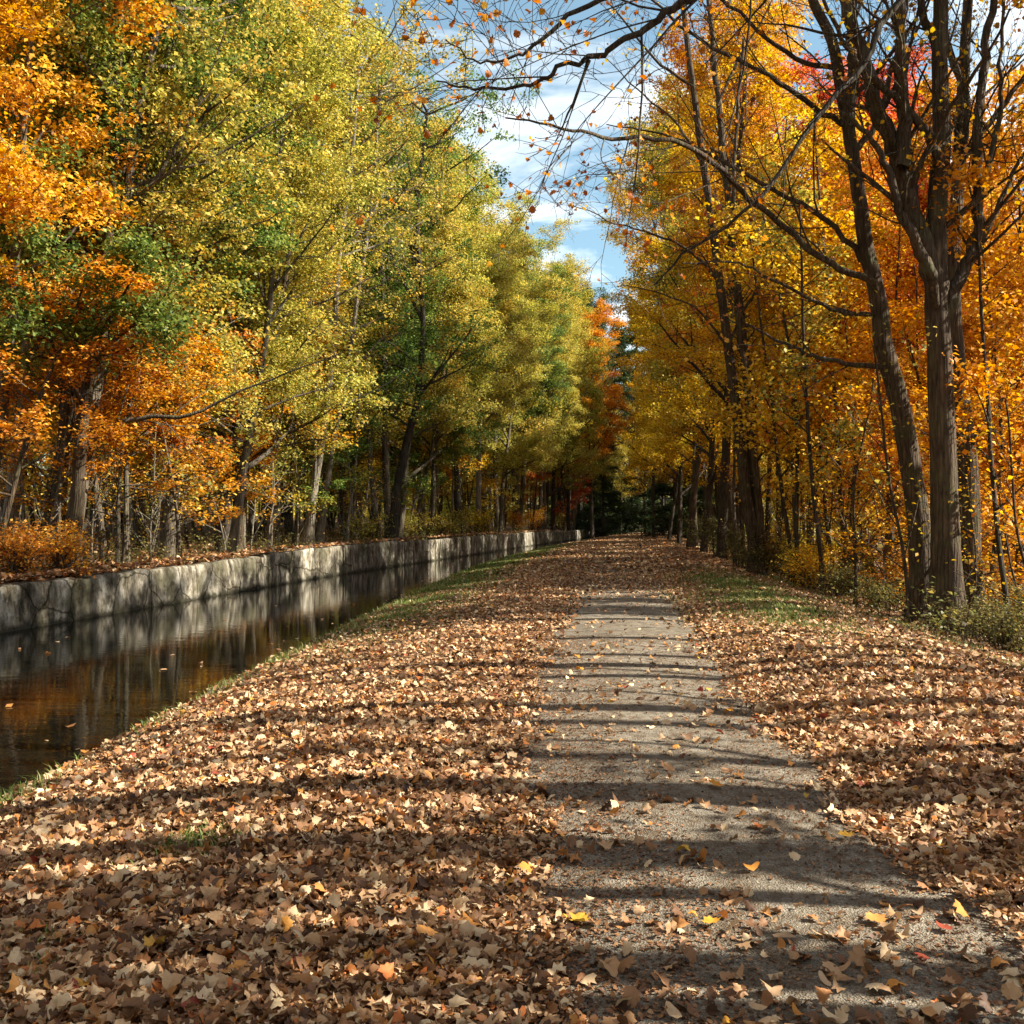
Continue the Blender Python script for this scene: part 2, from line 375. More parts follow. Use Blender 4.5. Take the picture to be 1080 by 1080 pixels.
WTOP = lerp_curve([(-20, .44), (18, .45), (38, .60), (55, .66), (100, .55), (200, .5)])
def build_wall():
    m, nt, out = new_mat('old_concrete')
    tc = nt.nodes.new('ShaderNodeTexCoord'); ob = tc.outputs['Object']
    mp = mapping(nt, ob, (1.7, 1.7, .62)); n1 = noise(nt, mp.outputs[0], 1.6, 6, .65, .3)
    n2 = noise(nt, ob, 3.2, 6, .6); n3 = noise(nt, ob, 30, 5, .65)
    r1 = ramp(nt, n1.outputs['Fac'], [(.38, (.07, .058, .04)), (.50, (.26, .235, .185)), (.64, (.56, .53, .45))])
    r2 = ramp(nt, n2.outputs['Fac'], [(.34, (.42, .39, .32)), (.6, (1.0, 1.0, 1.0))])
    c = mixc(nt, 1.0, r1.outputs[0], r2.outputs[0], 'MULTIPLY')
    sx = nt.nodes.new('ShaderNodeSeparateXYZ'); L(nt, ob, sx.inputs[0])
    zz = math_n(nt, 'MULTIPLY_ADD', n2.outputs['Fac'], .3); L(nt, sx.outputs[2], zz.inputs[2])
    wet = ramp(nt, None, [(0, (1, 1, 1)), (1, (0, 0, 0))])
    mr = nt.nodes.new('ShaderNodeMapRange'); mr.inputs[1].default_value = .19; mr.inputs[2].default_value = .30
    L(nt, zz.outputs[0], mr.inputs[0]); L(nt, mr.outputs[0], wet.inputs[0])
    c2 = mixc(nt, wet.outputs[0], c.outputs[2], (.05, .045, .03))
    n4 = noise(nt, ob, 1.1, 4); mo = ramp(nt, n4.outputs['Fac'], [(.5, (0, 0, 0)), (.62, (.8, .8, .8))])
    c3 = mixc(nt, mo.outputs[0], c2.outputs[2], (.09, .085, .05))
    nw = noise(nt, ob, 2.5, 5, .6); wv = mixc(nt, .25, ob, nw.outputs['Color'], 'ADD')
    vc = nt.nodes.new('ShaderNodeTexVoronoi'); vc.feature = 'DISTANCE_TO_EDGE'; vc.inputs['Scale'].default_value = .75; L(nt, wv.outputs[2], vc.inputs['Vector'])
    cr = ramp(nt, vc.outputs['Distance'], [(0, (.18, .16, .13)), (.012, (.5, .48, .44)), (.022, (1, 1, 1))])
    n5 = noise(nt, ob, 7, 5, .7); bl = ramp(nt, n5.outputs['Fac'], [(.36, (.5, .47, .42)), (.5, (1, 1, 1))])
    c3 = mixc(nt, 1.0, c3.outputs[2], cr.outputs[0], 'MULTIPLY'); c3 = mixc(nt, 1.0, c3.outputs[2], bl.outputs[0], 'MULTIPLY')
    p = nt.nodes.new('ShaderNodeBsdfPrincipled'); p.inputs['Roughness'].default_value = .9; p.inputs['Specular IOR Level'].default_value = .2
    L(nt, c3.outputs[2], p.inputs['Base Color'])
    b = nt.nodes.new('ShaderNodeBump'); b.inputs['Strength'].default_value = .8; b.inputs['Distance'].default_value = .025
    hh = math_n(nt, 'ADD', n3.outputs['Fac'], n2.outputs['Fac'])
    L(nt, hh.outputs[0], b.inputs['Height']); L(nt, b.outputs[0], p.inputs['Normal']); L(nt, p.outputs[0], out.inputs[0])
    root = empty('canal_wall', (float(Wl(20)), 20, WZ))
    tag(root, 'long weathered concrete retaining wall along the far side of the canal', 'wall')
    top = WTOP
    joints = [-10, -2, 5, 12, 17.5, 24, 31, 38.5, 46, 54, 63, 72, 82, 93, 105, 120, 140, 165]
    rng = np.random.RandomState(3)
    for k in range(len(joints) - 1):
        y0, y1 = joints[k] + .02, joints[k+1] - .02
        dzp = rng.uniform(-.06, .05); dxp = rng.uniform(-.06, .06)
        n = max(8, int((y1 - y0) / (.12 if y0 < 60 else .5)))
        ys = np.linspace(y0, y1, n)
        wx = Wl(ys) + dxp; tz = top(ys) + dzp + .04 * nz(ys, 1., 2.5) + .035 * np.minimum(nz(ys, 5., 8) , 0)
        prof = []            # rings around the section: front bottom -> front top -> back top -> back bottom
        fz = np.linspace(0, 1, 12)
        cols = []
        for t in fz:
            z = -1.5 + (tz - .03 + 1.5) * (t ** .6)
            x = wx + .018 * nz(ys, z * 2 + 3, 2.2) + .012 * nz(ys, z * 5, 6) - .03 * t
            if t == 1: x = x - .012
            cols.append(np.stack([x, ys, z], -1))
        cols.append(np.stack([wx - .07, ys, tz + 0 * ys], -1))
        cols.append(np.stack([wx - .22, ys, tz + .006 * nz(ys, 2., 8)], -1))
        cols.append(np.stack([wx - .40, ys, tz - .01], -1))
        cols.append(np.stack([wx - .45, ys, tz - .06], -1))
        cols.append(np.stack([wx - .45, ys, tz * 0 - 1.5], -1))
        G = np.stack(cols, 1)      # n x m x 3
        off = np.array(root.location)
        nr, nc = G.shape[:2]
        idx = np.arange(nr * nc).reshape(nr, nc)
        f = np.stack([idx[:-1, :-1], idx[1:, :-1], idx[1:, 1:], idx[:-1, 1:]], -1).reshape(-1, 4)
        fl = [tuple(q) for q in f] + [tuple(idx[0, :]), tuple(idx[-1, ::-1])]
        o = mesh_obj('wall_panel', G.reshape(-1, 3) - off, fl, m, parent=root)
        for q in o.data.polygons: q.use_smooth = len(q.vertices) == 4

# ------------------------------------------------------------------ tubes and leaves
class Tubes:
    def __init__(s): s.v = []; s.f = []; s.n = 0
    def add(s, pts, rad, sides=6, rough=0.0, rng=None):
        P = np.asarray(pts, float); r = np.asarray(rad, float); n = len(P)
        T = np.gradient(P, axis=0); T /= np.linalg.norm(T, axis=1)[:, None] + 1e-9
        mt = T.mean(0); ref = np.array([0, 1., 0]) if abs(mt[1]) < .8 * np.linalg.norm(mt) else np.array([1., 0, 0])
        U = np.cross(T, ref); U /= np.linalg.norm(U, axis=1)[:, None] + 1e-9
        V = np.cross(T, U)
        a = np.linspace(0, 2 * math.pi, sides, endpoint=False)
        rr = r[:, None] * np.ones((1, sides))
        if rough and rng is not None:
            lump = rng.randn(sides) * rough
            rr = rr * (1 + lump[None, :] + rng.randn(n, sides) * rough * .35)
        ring = P[:, None, :] + rr[..., None] * (np.cos(a)[None, :, None] * U[:, None, :] + np.sin(a)[None, :, None] * V[:, None, :])
        s.v.append(ring.reshape(-1, 3))
        i = np.arange(n * sides).reshape(n, sides) + s.n
        j = np.roll(i, -1, axis=1)
        s.f.append(np.stack([i[:-1], i[1:], j[1:], j[:-1]], -1).reshape(-1, 4))
        s.n += n * sides
    def build(s, name, mat, parent=None, off=(0, 0, 0)):
        if not s.v: return None
        return mesh_obj(name, np.concatenate(s.v) - np.array(off), np.concatenate(s.f), mat, parent, smooth=True, fixed=4)

def unit(v): return v / (np.linalg.norm(v) + 1e-9)

def polyline(rng, p0, d, Ln, wob, up, seg):
    n = max(3, int(Ln / seg) + 1)
    P = [np.array(p0, float)]; d = unit(np.array(d, float))
    for _ in range(n):
        d = unit(d + rng.randn(3) * wob + np.array([0, 0, up]))
        P.append(P[-1] + d * Ln / n)
    return np.array(P)

def side_dir(rng, d, ang, flat=0.0):
    d = unit(d); a = unit(np.cross(d, rng.randn(3)))
    if flat: a = unit(a * np.array([1, 1, 1 - flat]))
    return unit(d * math.cos(ang) + a * math.sin(ang))

def spawn(rng, P, rad, tubes, tips, level, spec):
    """recursive side branches on polyline P. spec[level] = dict(n, t0, ang, len, wob, up, seg, sides, flat)"""
    if level >= len(spec): return
    s = spec[level]
    Ln = np.linalg.norm(np.diff(P, axis=0), axis=1).sum()
    n = s['n'] if not isinstance(s['n'], float) else max(2, int(s['n'] * Ln + rng.rand()))
    for k in range(n):
        t = s['t0'] + (1 - s['t0']) * (k + rng.rand()) / n
        i = min(int(t * (len(P) - 1)), len(P) - 2); q = t * (len(P) - 1) - i
        p = P[i] * (1 - q) + P[i + 1] * q
        d = P[i + 1] - P[i]
        r = (rad[i] * (1 - q) + rad[i + 1] * q) * rng.uniform(.45, .7) * s.get('rk', 1)
        ln = s['len'] * (1.15 - s.get('fall', .65) * t) * rng.uniform(.7, 1.25)
        if s.get('rel'): ln *= Ln
        ln = min(ln, s.get('cap', 99) * rng.uniform(.7, 1.1))
        dd = side_dir(rng, d, s['ang'] * rng.uniform(.75, 1.2) * (1 - s.get('close', 0) * t), s.get('flat', 0))
        Q = polyline(rng, p, dd, ln, s['wob'], s['up'], s['seg'])
        rq = np.linspace(max(r, .004), max(s.get('rt', .15) * r, .0025), len(Q))
        tubes.add(Q, rq, s['sides'])
        if level == len(spec) - 1: tips.append(Q)
        else:
            spawn(rng, Q, rq, tubes, tips, level + 1, spec)
            if s.get('tip', True): tips.append(Q[-3:])

def leaves_on(rng, tips, per, spread, size, zflat=.45, upb=.8):
    """leaf centres etc along the tip polylines"""
    cen = []; cl = []
    for Q in tips:
        k = max(1, int(per * rng.uniform(.5, 1.5)))
        t = rng.rand(k) ** .8 * (len(Q) - 1); i = np.minimum(t.astype(int), len(Q) - 2); q = (t - i)[:, None]
        c = Q[i] * (1 - q) + Q[i + 1] * q + rng.randn(k, 3) * np.array([spread, spread, spread * zflat])
        cen.append(c); cl.append(np.full(k, rng.rand()))
    return np.concatenate(cen), np.concatenate(cl)

def rand_frames(rng, n, upb):
    Nn = rng.randn(n, 3); Nn[:, 2] = np.abs(Nn[:, 2]) + upb
    Nn /= np.linalg.norm(Nn, axis=1)[:, None]
    A = np.cross(Nn, rng.randn(n, 3)); A /= np.linalg.norm(A, axis=1)[:, None] + 1e-9
    return A, np.cross(Nn, A), Nn

def leaf_quads(rng, cen, clump, size, name, mat, parent, upb=.8, off=(0, 0, 0)):
    n = len(cen); A, Bv, Nn = rand_frames(rng, n, upb)
    s = (size * rng.uniform(.65, 1.3, n))[:, None]
    w = s * rng.uniform(.55, .9, n)[:, None]
    c = cen - np.array(off)
    v = np.stack([c - A * s * .5, c + Bv * w * .5 + Nn * s * .12 + A * s * .05, c + A * s * .5 - Nn * s * .1, c - Bv * w * .5 + Nn * s * .12 + A * s * .05], 1).reshape(-1, 3)
    f = np.arange(4 * n).reshape(n, 4)
    # per-tree clumping in space as well
    sp = .5 + .5 * np.sin(cen[:, 0] * .9 + 2 * np.sin(cen[:, 2] * .7)) * np.cos(cen[:, 1] * .8 + cen[:, 2] * .5)
    cc = .6 * clump + .4 * sp
    return mesh_obj(name, v, f, mat, parent, attrs={'rnd': ('FACE', rng.rand(n)), 'clump': ('FACE', cc)}, fixed=4)

# maple leaf outlines (unit size, stem at -y), several curls
def maple(k, rng):
    out = [(0, -.38), (.20, -.38), (.26, -.26), (.44, -.20), (.38, -.04), (.48, .14), (.33, .16), (.27, .24), (.22, .37), (.12, .34), (0, .52)]
    L_ = out + [(-x, y) for x, y in out[-2:0:-1]]
    P = np.array(L_) * (1 + rng.uniform(-.10, .10, (len(L_), 1)))
    if k % 3 == 2:          # plain oval leaf (elm, beech)
        a = np.linspace(0, 2 * math.pi, 12, endpoint=False) - math.pi / 2
        P = np.stack([np.cos(a) * .26, np.sin(a) * .48], -1)
    P = np.concatenate([[[0, -.02]], P])
    c1, c2, c3 = rng.uniform(-1.5, 1.9), rng.uniform(-.8, 1.2), rng.uniform(-.3, .3)
    z = c1 * P[:, 0] ** 2 + c2 * P[:, 1] ** 2 + c3 * P[:, 0] * P[:, 1] + rng.uniform(-.06, .06, len(P))
    P3 = np.concatenate([P, z[:, None]], 1)
    n = len(P) - 1
    tris = np.array([(0, 1 + i, 1 + (i + 1) % n) for i in range(n)])
    return P3, tris

def scatter_leaves(rng, X, Y, Z, size, tilt, name, mat, lift=.01, simple=False, rnd=None, ntemp=9):
    """one mesh of fallen leaves lying at the given points"""
    allv = []; allf = []; allr = []; nv = 0
    which = rng.randint(0, ntemp, len(X))
    for k in range(ntemp):
        P, T = maple(k, rng)
        if simple:
            a = np.linspace(0, 2 * math.pi, 6, endpoint=False)
            P = np.stack([np.cos(a) * (.32 + .1 * rng.rand(6)), np.sin(a) * (.42 + .1 * rng.rand(6)), rng.uniform(-.12, .2, 6)], -1)
            T = np.array([(0, 1, 2), (0, 2, 3), (0, 3, 4), (0, 4, 5)])
        sel = np.where(which == k)[0]; n = len(sel)
        if not n: continue
        s = size * (.38 + 1.02 * rng.rand(n) ** 1.25)
        Nn = np.stack([rng.randn(n) * tilt, rng.randn(n) * tilt, np.ones(n)], -1); Nn /= np.linalg.norm(Nn, axis=1)[:, None]
        A = np.cross(Nn, rng.randn(n, 3)); A /= np.linalg.norm(A, axis=1)[:, None]; Bv = np.cross(Nn, A)
        flip = np.where(rng.rand(n) < .4, -1, 1)[:, None]
        c = np.stack([X[sel], Y[sel], Z[sel] + lift * rng.rand(n)], -1)
        stretch = rng.uniform(.6, 1.0, n)
        v = (c[:, None, :] + (P[None, :, 0:1] * (s * stretch)[:, None, None]) * A[:, None, :] + P[None, :, 1:2] * s[:, None, None] * Bv[:, None, :]
             + P[None, :, 2:3] * s[:, None, None] * (Nn * flip)[:, None, :])
        # keep everything above the ground a little
        m = len(P)
        lo = v[:, :, 2].min(1) - (Z[sel] + .002); v[:, :, 2] -= np.minimum(lo, 0)[:, None] * .8
        allv.append(v.reshape(-1, 3))
        f = T[None] + (np.arange(n) * m)[:, None, None] + nv; allf.append(f.reshape(-1, 3)); nv += n * m
        rr = rng.rand(n) if rnd is None else rnd[sel]
        allr.append(np.repeat(rr, len(T)))
    return mesh_obj(name, np.concatenate(allv), np.concatenate(allf), mat, attrs={'rnd': ('FACE', np.concatenate(allr))}, fixed=3)

def leaf_shapes(rng, cen, clump, size, name, mat, parent, off=(0, 0, 0)):
    """hanging maple leaves with their real outline, for the trees close by"""
    av = []; af = []; ar = []; ac = []; nv = 0; n = len(cen); wh = rng.randint(0, 5, n)
    for k in range(5):
        P, T = maple((0, 1, 3, 4, 6)[k], rng); sel = np.where(wh == k)[0]
        if not len(sel): continue
        A, Bv, Nn = rand_frames(rng, len(sel), .1); s = size * rng.uniform(.7, 1.3, len(sel))
        c = cen[sel] - np.array(off)
        v = c[:, None] + s[:, None, None] * (P[None, :, 0:1] * A[:, None] + P[None, :, 1:2] * Bv[:, None] + P[None, :, 2:3] * Nn[:, None])
        m = len(P); av.append(v.reshape(-1, 3)); af.append((T[None] + (np.arange(len(sel)) * m)[:, None, None] + nv).reshape(-1, 3)); nv += len(sel) * m
        ar.append(np.repeat(rng.rand(len(sel)), len(T))); ac.append(np.repeat(clump[sel], len(T)))
    return mesh_obj(name, np.concatenate(av), np.concatenate(af), mat, parent, attrs={'rnd': ('FACE', np.concatenate(ar)), 'clump': ('FACE', np.concatenate(ac))}, fixed=3)

def build_litter():
    rng = np.random.RandomState(11)
    def region(n, y0, y1, size, tilt, simple, name, label, dens_pow=1.0):
        Y = y0 * (y1 / y0) ** (rng.rand(n) ** dens_pow)
        lo = np.maximum(Bl(Y) + .05, -.56 * Y - 1.7); hi = np.minimum(Re(Y) + 1.5, .56 * Y + 1.7)
        X = lo + (hi - lo) * rng.rand(n)
        dpl = np.abs(X - Pc(Y)) / PW + .10 * nz(X, Y, 2.0) + .07 * nz(X, Y, 6.0)
        far = np.clip((Y - 19) / 14, 0, 1)            # the far path is wholly covered
        left = X < Pc(Y)
        edge = np.where(left, np.clip((dpl - .66) / .55, 0, 1) ** 1.5, np.clip((dpl - .85) / .25, 0, 1))
        dens = np.maximum(edge, .035 + .045 * nz(X, Y, 3)) ; dens = np.maximum(dens, far * .85)
        dens = dens * (1 - .93 * grass_amt(X, Y)) * np.clip(.86 + .25 * nz(X, Y, 1.6), .3, 1)
        keep = rng.rand(n) < dens
        X, Y, dp = X[keep], Y[keep], dpl[keep]
        Z = gz(X, Y) + .006
        pile = np.clip((dp - .7), 0, 1) * .03
        r = np.clip(rng.rand(len(X)) * 1.0, 0, 1)
        # drifts differ a little in colour
        r = np.clip(r + .10 * nz(X, Y, 1.3), 0.0, 1) ; r = np.where((r > .90) & (rng.rand(len(X)) < .62), r - rng.uniform(.3, .5, len(X)), r)
        o = scatter_leaves(rng, X, Y, Z + pile * rng.rand(len(X)), size, tilt, name, M_LITTER, lift=.02, simple=simple, rnd=r)
        tag(o, label, kind='stuff')
        return o
    region(165000, 1.9, 10.5, .068, .55, False, 'fallen_leaves', 'curled tan and brown fallen leaves carpeting the near banks and path edges', .75)
    region(150000, 10.5, 30, .070, .5, True, 'fallen_leaves', 'tan fallen leaves carpeting the middle stretch of the banks', .8)
    region(80000, 30, 120, .12, .4, True, 'fallen_leaves', 'brown fallen leaves covering the far stretch of the path', .9)
    n = 90000
    Y = 2.5 * (13 / 2.5) ** rng.rand(n); lo = np.maximum(Bl(Y) + .05, -.56 * Y - .6); hi = np.minimum(Re(Y) + .8, .56 * Y + .6); X = lo + (hi - lo) * rng.rand(n)
    k_ = np.abs(X - Pc(Y)) / PW + .1 * nz(X, Y, 2.) > .8; X, Y = X[k_], Y[k_]
    o = scatter_leaves(rng, X, Y, gz(X, Y) + .02, .034, .5, 'leaf_fragments', M_LITTER, lift=.03, simple=True, rnd=rng.rand(len(X)) * .95)
    tag(o, 'broken and crushed pieces of dry leaf mixed into the near leaf carpet', kind='stuff')
    # crumbs: broken bits on the path and between leaves
    n = 38000
    Y = 2.6 * (14 / 2.6) ** (rng.rand(n)); X = Pc(Y) + (rng.rand(n) ** .6) * np.where(rng.rand(n) < .68, -1, 1) * 1.25
    o = scatter_leaves(rng, X, Y, gz(X, Y) + .008, .020, .3, 'leaf_crumbs', M_LITTER, lift=.003, simple=True, rnd=rng.rand(n) * .42)
    tag(o, 'small dark bits of broken leaf strewn over the stone dust path', kind='stuff')
    # freshly fallen orange leaves on the path
    n = 170
    Y = 3.0 * (16 / 3.0) ** (rng.rand(n)); X = Pc(Y) + rng.uniform(-1.25, 1.6, n)
    o = scatter_leaves(rng, X, Y, gz(X, Y) + .018, .09, .22, 'fallen_leaves', M_FRESH, lift=.01, rnd=rng.rand(n))
    tag(o, 'freshly fallen bright orange maple leaves lying singly on the grey path', kind='stuff')
    # a few leaves on the water by the near bank
    n = 420
    Y = rng.uniform(7, 70, n); X = Bl(Y) - rng.rand(n) ** 7 * (Bl(Y) - Wl(Y)) * .95 - .1
    Z = np.full(n, WZ + .004)
    o = scatter_leaves(rng, X, Y, Z, .09, .03, 'floating_leaves', M_LITTER, lift=.002, simple=True, rnd=rng.uniform(.4, 1, n))
    tag(o, 'pale leaves floating on the dark canal water', kind='stuff')
    # woodland floor litter on top of and behind the wall
    n = 42000
    Y = 16 * (90 / 16) ** rng.rand(n); X = Wl(Y) - .07 - rng.rand(n) ** 1.6 * 12
    Z = gz(X, Y) + .02; top = X > Wl(Y) - .45
    Z = np.where(top, WTOP(Y) + .035, Z); keep = (~top) | (rng.rand(n) < .8)
    X, Y, Z = X[keep], Y[keep], Z[keep]
    o = scatter_leaves(rng, X, Y, Z + .05 * rng.rand(len(X)), .14, .5, 'fallen_leaves', M_LITTER, lift=.03, simple=True, rnd=rng.rand(len(X)))
    tag(o, 'dry leaves on the woodland floor behind the canal wall', kind='stuff')

M_GRASS = leaf_mat('grass_blades', [(.05, .09, .015), (.10, .16, .025), (.20, .23, .05), (.34, .28, .12)], transl=.3)
def build_grass():
    rng = np.random.RandomState(21)
    n = 620000
    Y = 3.0 * (75 / 3.0) ** rng.rand(n)
    lo = np.maximum(Bl(Y) - .05, -.56 * Y - .5); hi = np.minimum(Re(Y) + 1.2, .56 * Y + .5)
    X = lo + (hi - lo) * rng.rand(n)
    keep = rng.rand(n) < grass_amt(X, Y) ** 1.3 * .9
    X, Y = X[keep], Y[keep]; n = len(X); Z = gz(X, Y)
    far = np.clip(Y / 14, 1, 3.2)
    h = rng.uniform(.035, .11, n) * (1 + .5 * (np.abs(X - Bl(Y)) < .5)) * far ** .25; w = .0045 * far
    az = rng.rand(n) * 6.28; ln = rng.uniform(.2, .9, n)
    D = np.stack([np.cos(az), np.sin(az), 0 * az], -1); S = np.stack([-np.sin(az), np.cos(az), 0 * az], -1)
    b = np.stack([X, Y, Z - .01], -1)
    m1 = b + D * (h * ln * .35)[:, None] + np.array([0, 0, 1]) * (h * .65)[:, None]
    t = b + D * (h * ln)[:, None] + np.array([0, 0, 1]) * (h * (1 - .25 * ln))[:, None]
    sw = S * w[:, None]
    v = np.stack([b - sw, b + sw, m1 + sw * .7, m1 - sw * .7, t], 1).reshape(-1, 3)
    i = (np.arange(n) * 5)[:, None]
    f = np.concatenate([i + np.array([0, 1, 2]), i + np.array([0, 2, 3]), i + np.array([3, 2, 4])], 0)
    rr = rng.rand(n)
    o = mesh_obj('grass', v, f, M_GRASS, attrs={'rnd': ('FACE', np.tile(rr, 3)), 'clump': ('FACE', np.tile(rng.rand(n), 3))}, fixed=3)
    tag(o, 'short green grass along the water edge and bank tops', kind='stuff')

# ------------------------------------------------------------------ tree prototypes
def make_tree(name, seed, H, r0, clear, lean, spec, per, spread, leafsize, bark, wob=.02, upb=.7, crown=True, stems=1):
    rng = np.random.RandomState(seed)
    root = empty(name)
    tk = Tubes(); br = Tubes(); tips = []
    for s_ in range(stems):
        az = rng.rand() * 6.28
        base = np.array([.35 * math.cos(az), .35 * math.sin(az), -.25]) if stems > 1 else np.array([0, 0, -.35])
        d0 = np.array([lean + (.10 * math.cos(az) if stems > 1 else 0), .10 * math.sin(az) if stems > 1 else 0, 1])
        Q = polyline(rng, base, d0, H * rng.uniform(.9, 1.0), wob, .02, H / 16)
        t = np.linspace(0, 1, len(Q))
        rad = r0 * (1 - .88 * t ** 1.1) + .012
        # finer at the foot for the root flare
        extra = np.array([Q[0] * (1 - q) + Q[1] * q for q in (.25, .5, .75)]); Q = np.concatenate([Q[:1], extra, Q[1:]])
        er = r0 * np.array([1.0, 1.0, 1.0]); rad = np.concatenate([rad[:1], er, rad[1:]])
        hh = Q[:, 2] + .35; rad = rad * (1 + .55 * np.exp(-np.maximum(hh, 0) / .45))
        tk.add(Q, rad, 10 if r0 > .1 else 7, .05, rng)
        sp = [dict(s) for s in spec]; sp[0]['t0'] = clear
        spawn(rng, Q, rad, br, tips, 0, sp)
    tk.build('trunk', bark, root)
    br.build('branches', bark, root)
    if crown:
        cen, cl = leaves_on(rng, tips, per, spread, leafsize)
        leaf_quads(rng, cen, cl, leafsize, 'crown', LM['lime'], root, upb)
        print(name, 'leaves', len(cen))
    return root

def S(n, ang, ln, wob=.12, up=.03, seg=.5, sides=4, flat=0, fall=.65, **k):
    return dict(n=n, ang=ang, len=ln, wob=wob, up=up, seg=seg, sides=sides, t0=.2, flat=flat, fall=fall, **k)

PROTO = {}
def protos():
    big = [S(26, 1.1, 5.2, .10, .06, .7, 5, fall=.38, close=.42), S(7, .9, .45, .14, .02, .4, 4, rel=True), S(4, .8, .5, .15, .0, .25, 3, rel=True)]
    PROTO['tall_a'] = make_tree('tall_tree', 1, 22, .21, .38, .03, big, 62, .25, .116, B_GREY)
    PROTO['tall_b'] = make_tree('tall_tree', 2, 20, .17, .33, .08, big, 62, .27, .116, B_GREY, wob=.03)
    PROTO['tall_c'] = make_tree('tall_tree', 3, 24, .24, .42, -.02, big, 66, .27, .116, B_GREY)
    mid = [S(22, 1.15, 3.2, .12, .03, .5, 4, .25, fall=.4, close=.4), S(6, .9, .5, .15, .0, .35, 3, rel=True), S(3, .8, .5, .15, -.01, .25, 3, rel=True)]
    PROTO['mid_a'] = make_tree('middle_tree', 4, 14, .12, .42, .08, mid, 58, .24, .108, B_GREY, wob=.04)
    PROTO['mid_b'] = make_tree('middle_tree', 5, 16, .13, .45, .04, mid, 58, .24, .108, B_GREY, wob=.03)
    und = [S(17, 1.25, 2.6, .10, .015, .4, 4, .5, fall=.5), S(5, .8, .5, .12, -.01, .3, 3, .5, rel=True), S(3, .7, .5, .12, -.02, .2, 3, .5, rel=True)]
    PROTO['under_a'] = make_tree('understory_tree', 6, 8, .06, .38, .10, und, 15, .15, .11, B_GREY, wob=.04, upb=1.6)
    PROTO['under_b'] = make_tree('understory_tree', 7, 6, .05, .35, -.05, und, 14, .14, .11, B_GREY, wob=.05, upb=1.6)
    shr = [S(6, .8, 1.2, .12, .04, .3, 3), S(4, .8, .5, .15, .02, .2, 3, rel=True)]
    PROTO['shrub_a'] = make_tree('shrub', 8, 1.9, .018, .2, 0, shr, 13, .16, .08, B_BROWN, wob=.08, upb=1.0, stems=5)
    PROTO['shrub_b'] = make_tree('shrub', 9, 1.3, .014, .15, 0, shr, 9, .15, .08, B_BROWN, wob=.08, upb=1.0, stems=7)
    pol = [S(14, .9, 1.8, .1, .05, .5, 3), S(4, .7, .45, .1, .03, .3, 3, rel=True)]
    PROTO['pole_a'] = make_tree('slender_tree', 10, 14, .065, .45, .05, pol, 40, .26, .12, B_GREY, wob=.025)
    PROTO['pole_b'] = make_tree('slender_tree', 12, 10, .045, .35, -.04, pol, 36, .24, .115, B_GREY, wob=.035)
    PROTO['sap'] = make_tree('sapling', 13, 5, .018, .3, .05, pol[:1] + [S(3, .7, .45, .1, .03, .2, 3, rel=True)], 4, .18, .085, B_BROWN, wob=.05)
    hem = [S(58, 1.45, 3.0, .05, -.012, .5, 4, 0, fall=1.0), S(9, .9, .4, .06, -.01, .3, 3, .8, rel=True)]
    PROTO['hemlock'] = make_tree('evergreen_tree', 14, 17, .19, .10, .0, hem, 70, .22, .13, B_DARK, wob=.01, upb=1.4)

def copy_tree(src):
    c = src.copy(); C.objects.link(c)
    for ch in src.children:
        d = ch.copy(); C.objects.link(d); d.parent = c
    return c

TREES = []       # (obj, side, kind, colour key, bark)
USED = {}
def plant(kind, x, y, col, bark, side, scale=1.0, rz=None, tilt=(0, 0), z=None, rng=random):
    src = PROTO[kind]
    if kind not in USED: o = src; USED[kind] = 1
    else: o = copy_tree(src)
    o.location = (x, y, gz1(x, y) if z is None else z)
    o.rotation_euler = (tilt[1], tilt[0], rng.uniform(0, 6.28) if rz is None else rz)
    o.scale = (scale,) * 3
    for ch in o.children:
        nm = ch.name.split('.')[0]
        ch.material_slots[0].link = 'OBJECT'
        ch.material_slots[0].material = LM[col] if nm == 'crown' else bark
    TREES.append((o, side, kind, col, bark))
    return o

# ------------------------------------------------------------------ hero trees by the path (trunks and limbs laid out one by one)
TWIG = [dict(n=1.6, t0=.12, ang=.72, len=.36, rel=True, wob=.09, up=.02, seg=.3, sides=4, fall=.6, rt=.25, rk=.6, cap=2.8),
        dict(n=2.8, t0=.15, ang=.7, len=.40, rel=True, wob=.19, up=.03, seg=.18, sides=3, fall=.5, rt=.3, rk=.6, cap=1.5),
        dict(n=4.0, t0=.2, ang=.65, len=.5, rel=True, wob=.2, up=.02, seg=.14, sides=3, fall=.5, rt=.4, rk=.6, cap=.75)]
LEAFY = [dict(n=1.3, t0=.10, ang=.95, len=.40, rel=True, wob=.10, up=.03, seg=.4, sides=4, fall=.6, rt=.2, rk=.6),
        dict(n=1.6, t0=.15, ang=.8, len=.5, rel=True, wob=.13, up=.01, seg=.35, sides=3, fall=.5, rt=.3),
        dict(n=1.8, t0=.2, ang=.7, len=.5, rel=True, wob=.13, up=.0, seg=.3, sides=3, fall=.5, rt=.4)]

def densify(P, k=5):
    P = np.array(P, float); n = len(P)
    if n < 3: return np.array([P[0] * (1 - t) + P[-1] * t for t in np.linspace(0, 1, k + 1)])
    t = np.arange(n); tt = np.linspace(0, n - 1, (n - 1) * k + 1); m = np.gradient(P, axis=0)
    i = np.minimum(tt.astype(int), n - 2); q = (tt - i)[:, None]
    return ((2*q**3 - 3*q**2 + 1) * P[i] + (q**3 - 2*q**2 + q) * m[i] + (-2*q**3 + 3*q**2) * P[i+1] + (q**3 - q**2) * m[i+1])

